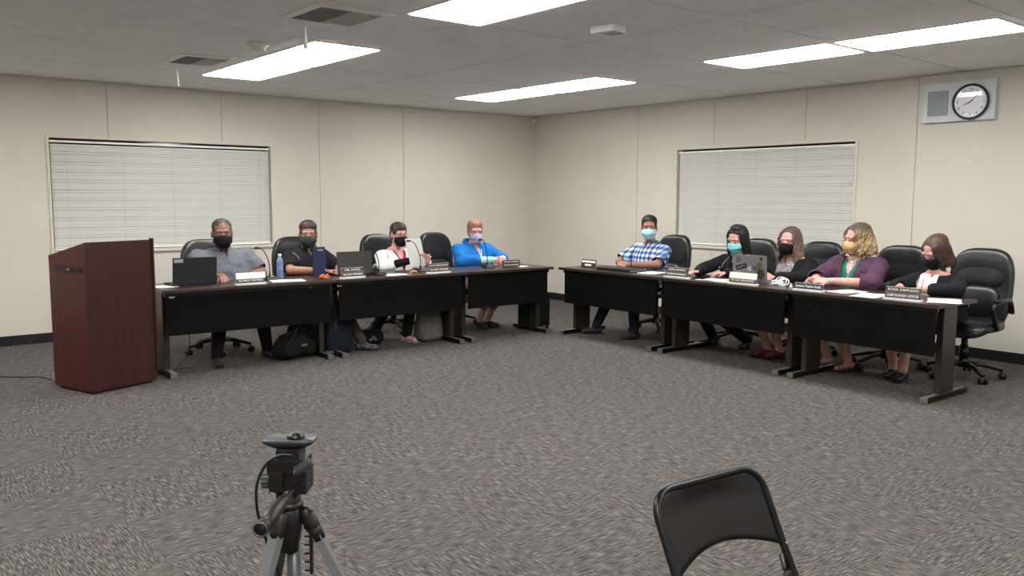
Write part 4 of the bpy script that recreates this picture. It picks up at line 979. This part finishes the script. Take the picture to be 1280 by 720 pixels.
mic((-3.61, -2.40), aL, (-.16, -.04, .32), 'gooseneck microphone before the person in the white cardigan')
mic((-2.785, -2.46), aL, (-.10, -.02, .31), 'gooseneck microphone before the person in the blue hoodie')

# bottles
def bottle():
    t = thing('water_bottle', 'bluish plastic water bottle with white cap beside the person in the dark polo', 'bottle', (-5.085, -2.24, TZ))
    bm = NB(); lathe(bm, [(.028, 0), (.032, .005), (.032, .05), (.030, .055), (.032, .06), (.032, .10), (.030, .105), (.032, .11), (.032, .155), (.026, .18), (.014, .20), (.013, .212)], 24)
    obj('bottle_body', bm, mat('blue_tinted_plastic', (120, 146, 200), .12, trans=.55, rgb2=(176, 196, 228), scale=18), t, True)
    bm = NB(); lathe(bm, [(.0155, .208), (.0155, .228), (.014, .23)], 18); obj('cap', bm, M['white'], t, True)
bottle()
t = thing('folder', 'navy blue folder standing upright before the person in the dark polo', 'folder', (-4.70, -2.28, TZ), aL-.12)
navy = mat('navy_card', (19, 32, 70), .5)
bm = NB(); box(bm, (-.062, -.012, 0), (.05, -.009, .285), .001); obj('front_cover', bm, navy, t)
bm = NB(); box(bm, (-.062, .012, 0), (.05, .015, .285), .001); obj('back_cover', bm, navy, t)
bm = NB(); box(bm, (.048, -.012, 0), (.054, .015, .285), .002); obj('spine', bm, mat('navy_spine', (34, 52, 104), .45), t)
bm = NB(); box(bm, (-.055, -.007, .003), (.045, .010, .275)); obj('sheets', bm, M['paper'], t)
text('ABC', .02, M['greyp'], t, Matrix.Translation((.005, -.0125, .255)) @ Matrix.Rotation(PI/2, 4, 'X'), 'lettering', .045) if False else None
bm = NB(); box(bm, (-.02, -.0135, .248), (.035, -.012, .262), .0005); obj('title_label', bm, M['greyp'], t)
# crumpled orange wrapper, orange pack
def lump(name, label, cat, loc, h, m, seed, rz=0.):
    bm = NB(); superell(bm, (0, 0, h[2]), h, 2.6, 8)
    for v in bm.verts:
        n_ = mnoise.noise(V(v.co)*45+V((seed, 0, 0))); v.co += V((n_*.5, mnoise.noise(V(v.co)*60+V((0, seed, 0)))*.5, abs(n_)*.4))*h[0]; v.co.z = max(.0005, v.co.z)
    t = thing(name, label, cat, (*loc, TZ), rz); obj('wrapper', bm, m, t); return t
t = lump('snack_bag', 'crumpled orange and red snack bag on the table edge by the dark polo', 'snack bag', (-4.79, -2.56), (.045, .03, .022), mat('orange_foil', (206, 74, 44), .35, rgb2=(222, 150, 90), scale=25), 3)
t = lump('snack_pack', 'small orange and yellow pack beside the microphone of the person in the white cardigan', 'snack pack', (-3.775, -2.52), (.035, .02, .012), mat('yellow_orange_foil', (216, 120, 40), .4, rgb2=(232, 186, 110), scale=30), 6)
# papers
def paper(loc, rz, lab, w_=.216, h=.28, n=1, z=TZ, group='loose papers on the tables'):
    t = thing('paper_sheet', lab, 'paper', (*loc, z), rz, group)
    for k in range(n):
        bm = NB(); a = .05*k; box(bm, (-w_/2, -h/2, .0005+.0012*k), (w_/2, h/2, .0014+.0012*k), 0, mtx=Matrix.Rotation(a*1.7, 4, 'Z'))
        if k == n-1:
            pass
        obj('sheet', bm, M['paper'], t)
    return t
paper((-5.12, -2.475), 1.35, 'white paper lying beside the water bottle', .20, .30, 1)
paper((-6.19, -2.33), .3, 'white papers at the lectern end of the left row', .17, .22, 2)
paper((-5.42, -2.44), .4, 'white paper under the hand of the person in grey, behind the first nameplate', .14, .2, 1)
paper((-4.02, -2.55), 1.5, 'white paper beside the elbow of the person in the white cardigan', .18, .24, 1)
paper((-2.40, -2.50), .2, 'white paper at the corner end of the left row', .16, .2, 1)
paper((-1.86, -3.98), 1.75, 'white paper before the person in the plaid shirt, beside the black binder', .2, .28, 2)
paper((-1.84, -3.36), .2, 'white card lying beside the small corner nameplate', .12, .16, 1)
paper((-1.93, -4.80), .3, 'white paper between the outstretched black sleeve and the grey laptop', .2, .27, 1)
paper((-2.02, -4.98), .1, 'white paper tucked behind the nameplate with the blank card, left of it', .12, .15, 1)
paper((-1.90, -6.13), 1.3, 'white paper under the hands of the person in purple', .2, .28, 1)
paper((-2.03, -6.40), 1.6, 'white papers between the navy and the camera-end nameplates', .2, .30, 3)
paper((-1.93, -6.93), 1.9, 'white papers lying at the camera end of the right row', .216, .30, 3)
# binder, pen, phone
t = thing('binder', 'black ring binder lying before the person in the plaid shirt', 'binder', (-1.93, -3.60, TZ), aR+.03)
bm = NB(); box(bm, (-.235, -.10, 0), (.235, .13, .004), .001); obj('back_cover', bm, M['black'], t)
bm = NB(); box(bm, (-.235, -.10, .026), (.235, .13, .031), .001); obj('front_cover', bm, M['black'], t)
bm = NB(); box(bm, (-.235, -.105, 0), (.235, -.098, .031), .002); obj('spine', bm, M['black'], t)
bm = NB(); box(bm, (-.22, -.09, .005), (.22, .12, .024)); obj('sheets', bm, M['greyp'], t)
t = thing('pen', 'pink pen upright in the hand of the writing person', 'pen', (-1.83, -6.70, TZ+.03), .4)
bm = NB(); cyl(bm, (0, 0, 0), (.012, -.02, .115), .0045, 10); cyl(bm, (-.0016, .0026, -.015), (0, 0, 0), .0015, 10, .0045); obj('barrel', bm, mat('pink_pen', (196, 110, 120), .4), t, True)
bm = NB(); cyl(bm, (.012, -.02, .115), (.0135, -.0225, .13), .005, 10); obj('cap', bm, M['white'], t, True)
t = thing('pen', 'pale green pen held by the person in purple', 'pen', (-1.84, -5.93, TZ+.04), 1.0)
bm = NB(); cyl(bm, (0, 0, 0), (-.035, -.03, .05), .004, 10); cyl(bm, (.0065, .0055, -.01), (0, 0, 0), .001, 10, .004); obj('barrel', bm, mat('green_pen', (110, 200, 178), .4), t, True)
t = thing('tablet', 'dark flat tablet under the outstretched hand, beside the person with black hair', 'tablet', (-1.93, -4.66, TZ), aR+.3)
bm = NB(); box(bm, (-.06, -.09, 0), (.06, .09, .008), .003); obj('case', bm, M['black'], t); bm = NB(); box(bm, (-.052, -.082, .008), (.052, .082, .0088)); obj('screen', bm, M['glassdark'], t)
# coiled cable
t = thing('cable_coil', 'coiled white cable on the table beside the grey laptop', 'cable', (-1.90, -5.50, TZ), aR)
rng = random.Random(4); bm = NB()
for k in range(9):
    cx = -.05+.0125*k; tl = rng.uniform(.5, 1.2) if k > 4 else rng.uniform(-.1, .35); r1 = rng.uniform(.038, .052); ph = rng.uniform(-.3, .3); pts = []
    for i in range(24):
        a = 2*PI*i/24; p_ = V((r1*math.cos(a), r1*.75*math.sin(a), 0)); p_ = Matrix.Rotation(tl, 3, 'X') @ (Matrix.Rotation(ph, 3, 'Y') @ p_); pts.append(V((cx, 0, .0))+p_)
    mz = min(p.z for p in pts); pts = [p+V((0, 0, .006-mz+(.004*k if k < 5 else 0))) for p in pts]; tube(bm, pts, .0042, 7, closed=True)
obj('cord', bm, M['white'], t, True)
bm = NB(); box(bm, (.02, -.05, .0), (.07, -.02, .022), .005); obj('plug', bm, M['white'], t)
t = thing('paper_sheet', 'white sheet of paper held up by the person in the white cardigan', 'paper', (-3.565, -2.275, .785), .12)
t.rotation_euler = (-.30, 0, .12)
bm = NB()
rows_ = []
for i in range(7):
    u = i/6; rows_.append([bm.verts.new((-.105+.21*u, .012*math.sin(u*PI), z_)) for z_ in (0, .15, .30)])
for i in range(6):
    for j in range(2): bm.faces.new((rows_[i][j], rows_[i+1][j], rows_[i+1][j+1], rows_[i][j+1]))
bmesh.ops.solidify(bm, geom=bm.faces[:], thickness=.0008); obj('sheet', bm, M['paper'], t)
t = thing('tissue_pyramid', 'tiny white folded paper on the table behind the navy nameplate', 'folded paper', (-1.93, -5.63, TZ))
bm = NB(); bmesh.ops.create_cone(bm, segments=4, radius1=.018, radius2=.001, depth=.035, cap_ends=True, matrix=Matrix.Translation((0, 0, .0175))); obj('fold', bm, M['paper'], t)

# ------------------------------------------------------------------ bags under the tables
nyl = cloth('black_nylon', (20, 22, 22), bump=.5); nav = cloth('navy_nylon', (24, 28, 40), bump=.5)
t = thing('backpack', 'black backpack slumped on the carpet under the left row by the first table joint', 'backpack', (-5.03, -2.38, 0), .2)
bm = NB(); superell(bm, (0, 0, .10), (.20, .15, .10), 3, 12, lambda q: V((q.x, q.y, q.z+.05*math.cos(q.x*9)-.02))); superell(bm, (.10, .05, .20), (.11, .10, .14), 2.6, 12)
me = remesh(bm, .012, 3)
for v in me.vertices:
    v.co += V(v.normal)*.012*mnoise.noise(v.co*14); v.co.z = max(.002, v.co.z)
obj('bag_body', me, nyl, t, True)
bm = NB(); tube(bm, smoothpts([(-.17, -.09, .12), (-.10, -.12, .22), (.0, -.09, .30), (.12, -.06, .33), (.18, -.04, .25)], 6), .014, 8, sq=(1.4, .5)); obj('strap', bm, M['black'], t, True)
bm = NB(); tube(bm, smoothpts([(-.12, .0, .19), (-.03, -.05, .27), (.08, -.05, .26), (.15, -.06, .15)], 6), .010, 8, sq=(1.4, .5)); obj('strap', bm, M['black'], t, True)
bm = NB(); box(bm, (-.03, -.155, .13), (.04, -.148, .15), .003); obj('buckle', bm, M['chrome'], t)
t = thing('tote_bag', 'tall navy bag standing beside the table legs under the left row', 'bag', (-4.60, -2.42, 0), -.1)
bm = NB(); superell(bm, (0, 0, .22), (.13, .09, .22), 4, 12, lambda q: V((q.x*(1-.25*(q.z/.22)), q.y*(1-.35*(q.z/.22)), q.z))); obj('bag_body', bm, nav, t, True)
bm = NB(); tube(bm, smoothpts([(-.06, 0, .42), (-.04, 0, .50), (.04, 0, .50), (.06, 0, .42)], 6), .008, 8); obj('handle', bm, M['black'], t, True)
t = thing('striped_bag', 'small dark bag with white striped patch on the floor under the left row', 'bag', (-4.13, -2.22, 0), .1)
bm = NB(); superell(bm, (0, 0, .085), (.15, .10, .085), 2.8, 12); obj('bag_body', bm, nyl, t, True)
bm = NB()
for k in range(9):
    a = -1.1+2.2*k/8; tube(bm, [(-.02+.028*math.sin(a), -.1015-.0, .055+.02*math.cos(a)), (-.02+.07*math.sin(a), -.098+.012*abs(math.sin(a)), .055+.058*math.cos(a))], .0035, 5)
obj('stripe_patch', bm, M['greyp'], t, True)
t = thing('tote_bag', 'grey-green cloth tote bag under the left row beside the second leg pair', 'bag', (-3.50, -2.36, 0), .1)
gt = cloth('olive_grey_canvas', (92, 92, 84), bump=.5)
bm = NB(); superell(bm, (0, 0, .18), (.15, .085, .18), 4, 12, lambda q: V((q.x*(1-.12*(q.z/.18)), q.y*(1-.3*(q.z/.18)), q.z))); obj('bag_body', bm, gt, t, True)
bm = NB(); tube(bm, smoothpts([(.02, -.06, .34), (.05, -.075, .40), (.11, -.075, .39), (.125, -.08, .26)], 6), .008, 8); obj('handle', bm, M['black'], t, True)
bm = NB(); box(bm, (-.12, -.09, .06), (.02, -.075, .22), .006); obj('front_pocket', bm, gt, t)
t = thing('suitcase', 'black upright wheeled case beside the last leg of the left row', 'suitcase', (-2.11, -2.44, 0), aL+.1)
bm = NB(); box(bm, (-.15, -.11, .035), (.16, .11, .42), .025); obj('shell', bm, nyl, t)
bm = NB(); box(bm, (-.11, -.125, .08), (.12, -.108, .30), .012); obj('front_pocket', bm, nyl, t)
bm = NB(); tube(bm, smoothpts([(-.03, 0, .415), (-.03, 0, .44), (.05, 0, .44), (.05, 0, .415)], 4), .008, 8); obj('handle', bm, M['black'], t, True)
for sx in (-.12, .13):
    bm = NB(); cyl(bm, (sx-.015, .09, .025), (sx+.015, .09, .025), .025, 14); obj('wheel', bm, M['black'], t)
for sx in (-.12, .13):
    bm = NB(); box(bm, (sx-.015, -.10, 0), (sx+.015, -.08, .04), .003); obj('stand_foot', bm, M['black'], t)
# cables on the floor
t = thing('floor_cable', 'thin black cable on the carpet left of the lectern', 'cable', (-7.2, -2.2, 0))
bm = NB(); tube(bm, [p-V((-7.2, -2.2, 0)) for p in smoothpts([(-7.0, -2.30, .006), (-7.02, -2.0, .006), (-7.08, -1.86, .006), (-7.2, -1.78, .006), (-7.33, -1.66, .006), (-7.5, -1.66, .006), (-8.0, -1.8, .006)], 8)], .005, 6); obj('cord', bm, M['black'], t, True)
t = thing('hanging_cable', 'thin black cord hanging below the table beside the lectern', 'cable', (-6.05, -2.35, 0))
bm = NB(); tube(bm, smoothpts([(.05, -.1, .68), (.04, -.08, .36), (.06, -.02, .18), (.0, 0, .08), (-.08, .0, .008), (0, .12, .006), (.10, .08, .006), (.16, .14, .006)], 8), .0035, 6); obj('cord', bm, M['black'], t, True)

# ------------------------------------------------------------------ camera tripod in the foreground
ax = V((-7.853, -8.380, 0)); rx_ = rt; ff = V((math.sin(yaw), math.cos(yaw), 0))
t = thing('camera_tripod', 'silver and black tripod with pan handle standing on the carpet in front', 'tripod', ax, -yaw)
# local axes: x = right as seen from the front, y = away, z = up
K = .00147
def tp(px_, py_, w_=0.):   # u, v offsets measured on the tripod, w_ = depth behind the axis
    d = 1.55+w_; return V(((px_-640)/1071*d*.985-(362-640)/1071*1.55*.985, w_, 1.513-(py_-243)/1071*d))
def tb(bm, p0, p1, r, seg=14, r2=None): cyl(bm, tp(*p0), tp(*p1), r, seg, r2)
c0 = tp(362, 556)
bm = NB(); loft(bm, [(0, .005, 1.066, .030, .018), (0, .005, 1.073, .044, .023), (0, .005, 1.078, .047, .025), (0, .005, 1.081, .045, .023)], 28, 5); obj('mounting_plate', bm, mat('slate_plastic', (44, 48, 54), .4), t, True)
bm = NB(); lathe(bm, [(.016, 1.081), (.016, 1.085), (.011, 1.086), (.010, 1.090)], 20, (.010, .005, 0)); obj('camera_screw', bm, M['blackm'], t, True)
bm = NB(); box(bm, (-.020, -.02, 1.045), (.022, .03, 1.066), .003); cyl(bm, (.008, 0, 1.035), (.008, 0, 1.066), .012, 14); obj('plate_clamp', bm, M['black'], t)
bm = NB(); box(bm, (-.036, -.024, 1.022), (.034, .030, 1.048), .005); box(bm, (-.032, -.028, .990), (-.006, .028, 1.028), .005); box(bm, (.010, -.028, .986), (.036, .030, 1.03), .006); box(bm, (-.012, -.018, .985), (.014, .024, 1.024), .004); obj('pan_head', bm, M['black'], t)
bm = NB()
for k in range(6): cyl(bm, (.020+.0045*k, -.028, 1.030+.0028*k), (.022+.0045*k, -.028, 1.0312+.0028*k), .0095, 12)
cyl(bm, (.015, -.028, 1.027), (.048, -.028, 1.047), .006, 12); obj('tilt_knob', bm, M['greym'], t)
bm = NB(); cyl(bm, (-.034, 0, 1.004), (-.050, 0, 1.004), .0125, 14)
for k in range(10):
    a = 2*PI*k/10; cyl(bm, (-.038, .0125*math.cos(a), 1.004+.0125*math.sin(a)), (-.050, .0125*math.cos(a), 1.004+.0125*math.sin(a)), .002, 6)
obj('side_knob', bm, M['greym'], t)
bm = NB(); cyl(bm, (-.004, 0, .935), (-.004, 0, .99), .021, 18, .023); cyl(bm, (-.004, 0, .955), (-.004, 0, .965), .026, 18); obj('neck', bm, M['black'], t, True)
# pan handle towards the camera, down to the left
h0 = V((.020, -.025, 1.005)); h1 = tp(352, 622, -.10); h2 = tp(324, 657, -.20)
bm = NB(); tube(bm, [h0, h1], .0042, 10); obj('handle_rod', bm, M['blackm'], t, True)
bm = NB(); tube(bm, [h1.lerp(h0, .25), h1, h1.lerp(h2, .5), h2.lerp(h1, .12)], .01, 16, radii=[.0075, .0105, .0122, .0122]); 
dd = (h2-h1).normalized(); cyl(bm, h2-dd*.016, h2, .0125, 18, .0135); gp = obj('handle_grip', bm, M['black'], t, True)
bm = NB(); tube(bm, [h2+V((dd.cross(V((0, 0, 1))).normalized()*math.cos(a)+dd.cross(dd.cross(V((0, 0, 1)))).normalized()*math.sin(a))*.0115) for a in [2*PI*i/20 for i in range(20)]], .0018, 6, closed=True); obj('grip_rim', bm, M['greym'], gp, True)
# collar block, crank rack, column
bm = NB(); loft(bm, [(-.006, 0, .875, .019, .020), (-.006, 0, .90, .022, .023), (-.008, 0, .93, .028, .028), (-.008, 0, .95, .026, .026), (-.006, 0, .962, .018, .018)], 24, 3)
obj('shoulder_block', bm, M['black'], t, True)
bm = NB(); cyl(bm, (.003, 0, .60), (.003, 0, .90), .0125, 16); obj('centre_column', bm, M['greym'], t, True)
bm = NB(); cyl(bm, (.003, 0, .805), (.003, 0, .822), .016, 16); obj('column_clamp', bm, M['black'], t, True)
bm = NB(); 
for k in range(7): box(bm, (.0235, -.006, .835+.016*k), (.034, .004, .8385+.016*k), .001)
box(bm, (.033, -.007, .83), (.038, .005, .95), .001); obj('rack', bm, M['black'], t)
lt_ = mat('light_aluminium', (140, 143, 147), .35, metal=.5)
for k, a in enumerate((math.radians(4), math.radians(124), math.radians(244))):
    d = V((math.cos(a), math.sin(a), 0)); top = d*.026+V((0, 0, .942)); ft_ = d*.47+V((0, 0, .012)); ld_ = (ft_-top).normalized()
    bm = NB(); capsule(bm, top, top+ld_*.025, .013, .0145, 12); s1_ = top+ld_*.02; cyl(bm, s1_, s1_+ld_*(.035 if k != 2 else .012), .0135, 14, .012); sh_ = obj('leg_shoulder', bm, M['black'], t, True)
    s = V((-d.y, d.x, 0)); n_ = ld_.cross(s)
    def bar(bm, p, q, w_, th):
        vs = [bm.verts.new(x+s*(w_*i)+n_*(th*j)) for x in (p, q) for i, j in ((-1, -1), (1, -1), (1, 1), (-1, 1))]
        for i in range(4): bm.faces.new((vs[i], vs[(i+1) % 4], vs[4+(i+1) % 4], vs[4+i]))
        bm.faces.new(vs[3::-1]); bm.faces.new(vs[4:])
    bm = NB(); bar(bm, top+ld_*(.045 if k != 2 else .025), top+ld_*.45, .0105, .008); lg = obj('leg', bm, lt_ if k != 1 else M['greym'], t)
    bm = NB(); bar(bm, top+ld_*.44, top+ld_*.47, .014, .012); obj('leg_clamp', bm, M['black'], lg)
    bm = NB(); bar(bm, top+ld_*.45, top+ld_*.75, .008, .006); bar(bm, top+ld_*.7, ft_, .0055, .0045); obj('leg_extension', bm, M['silver'], lg)
    bm = NB(); capsule(bm, ft_-ld_*.02, ft_, .012, .012, 10); obj('rubber_foot', bm, M['black'], lg, True)
    bm = NB(); bar(bm, top+ld_*.33, V((.003, 0, .62)), .005, .002); obj('spreader', bm, M['black'], t)
# camera cable looping down at the left
t2 = thing('camera_cable', 'black cable looping from the tripod head down along its left leg', 'cable', ax, -yaw)
bm = NB(); tube(bm, smoothpts([tp(366, 563, -.035), tp(350, 563, -.04), tp(332, 575, -.04), tp(320, 600, -.04), tp(319, 628, -.04), tp(323, 650, -.03), tp(332, 680, -.02), tp(341, 705, -.01), tp(345, 730, 0), tp(346, 790, .02)], 7), .0026, 8); obj('cord', bm, M['black'], t2, True)

# ------------------------------------------------------------------ folding chair in the foreground
t = thing('folding_chair', 'black metal folding chair in the right foreground, cut off by the bottom edge', 'chair', (-6.655, -8.385, 0), -.09)
# local: sitter faces -y, top of back at y=0
fm_ = mat('folding_chair_enamel', (14, 15, 19), .34, spec=.4); rc = math.radians(27)
W2 = .205; ZT = .755
def fr_(x, s): return V((x, -s*math.sin(rc), ZT-s*math.cos(rc)))
pts = [fr_(-W2-.012, ZT/math.cos(rc)-.012), fr_(-W2-.008, .45), fr_(-W2, .20)]
pts += [fr_(-W2+.07-.07*math.cos(a), .07-.07*math.sin(a)) for a in [k*PI/2/6 for k in range(7)]]
pts += [fr_(W2-.07+.07*math.sin(a), .07-.07*math.cos(a)) for a in [k*PI/2/6 for k in range(7)]]
pts += [fr_(W2, .20), fr_(W2+.008, .45), fr_(W2+.012, ZT/math.cos(rc)-.012)]
bm = NB(); tube(bm, pts, .0115, 10); obj('front_frame', bm, fm_, t, True)
# back panel: curved sheet inside the tube, arched lower edge
bm = NB(); nx, nz = 24, 10; G = []
nrm = V((0, -math.cos(rc), math.sin(rc)))
for i in range(nx+1):
    u = -1+2*i/nx; x = u*(W2-.002); row = []
    top_s = .0 if abs(x) < W2-.07 else .07-math.sqrt(max(0, .07**2-(abs(x)-(W2-.07))**2))
    bot_s = .225-.055*math.cos(u*PI/2)**.9
    for j in range(nz+1):
        v = j/nz; s_v = top_s+(bot_s-top_s)*v; dep = -.026*math.cos(u*PI/2)*min(1, v*3+.1)
        row.append(bm.verts.new(fr_(x, s_v)+nrm*(dep+.004)))
    G.append(row)
for i in range(nx):
    for j in range(nz): bm.faces.new((G[i][j], G[i+1][j], G[i+1][j+1], G[i][j+1]))
bmesh.ops.recalc_face_normals(bm, faces=bm.faces); bmesh.ops.solidify(bm, geom=bm.faces[:], thickness=.0025); bp_ = obj('back_panel', bm, fm_, t, True)
for sx in (-1, 1):
    bm = NB(); ell(bm, fr_(sx*(W2+.001), .222)+nrm*.011, (.0045, .0045, .0045)); obj('rivet', bm, M['chrome'], bp_, True)
bm = NB(); superell(bm, (0, -.32, .435), (.185, .19, .012), 5, 14); obj('seat', bm, fm_, t, True)
for sx in (-1, 1):
    bm = NB(); tube(bm, [V((sx*.182, -.14, .50)), V((sx*.182, -.06, .30)), V((sx*.19, .06, .012))], .0105, 10); obj('rear_leg', bm, fm_, t, True)
    bm = NB(); tube(bm, [fr_(sx*(W2-.018), .245), V((sx*.186, -.125, .50)), V((sx*.186, -.20, .44))], .008, 8, sq=(.5, 1.6)); obj('side_bracket', bm, fm_, t, True)
    bm = NB(); capsule(bm, fr_(sx*(W2+.012), ZT/math.cos(rc)-.014), fr_(sx*(W2+.012), ZT/math.cos(rc)-.04), .0135, .0135, 12); obj('rubber_foot', bm, M['black'], t, True)
    bm = NB(); capsule(bm, (sx*.19, .06, .014), (sx*.19, .053, .035), .013, .013, 12); obj('rubber_foot', bm, M['black'], t, True)
bm = NB(); tube(bm, [(-.19, .02, .11), (.19, .02, .11)], .008, 8); obj('rear_crossbar', bm, fm_, t, True)
bm = NB(); tube(bm, [fr_(-W2-.01, .72), fr_(W2+.01, .72)], .008, 8); obj('front_crossbar', bm, fm_, t, True)

# ------------------------------------------------------------------ world and view
w = bpy.data.worlds.new('world'); sc.world = w; w.use_nodes = True
w.node_tree.nodes['Background'].inputs[0].default_value = (.01, .012, .02, 1); w.node_tree.nodes['Background'].inputs[1].default_value = .3
sc.view_settings.view_transform = 'Standard'; sc.view_settings.look = 'None'; sc.view_settings.gamma = 1; sc.view_settings.use_curve_mapping = False
sc.view_settings.exposure = .36
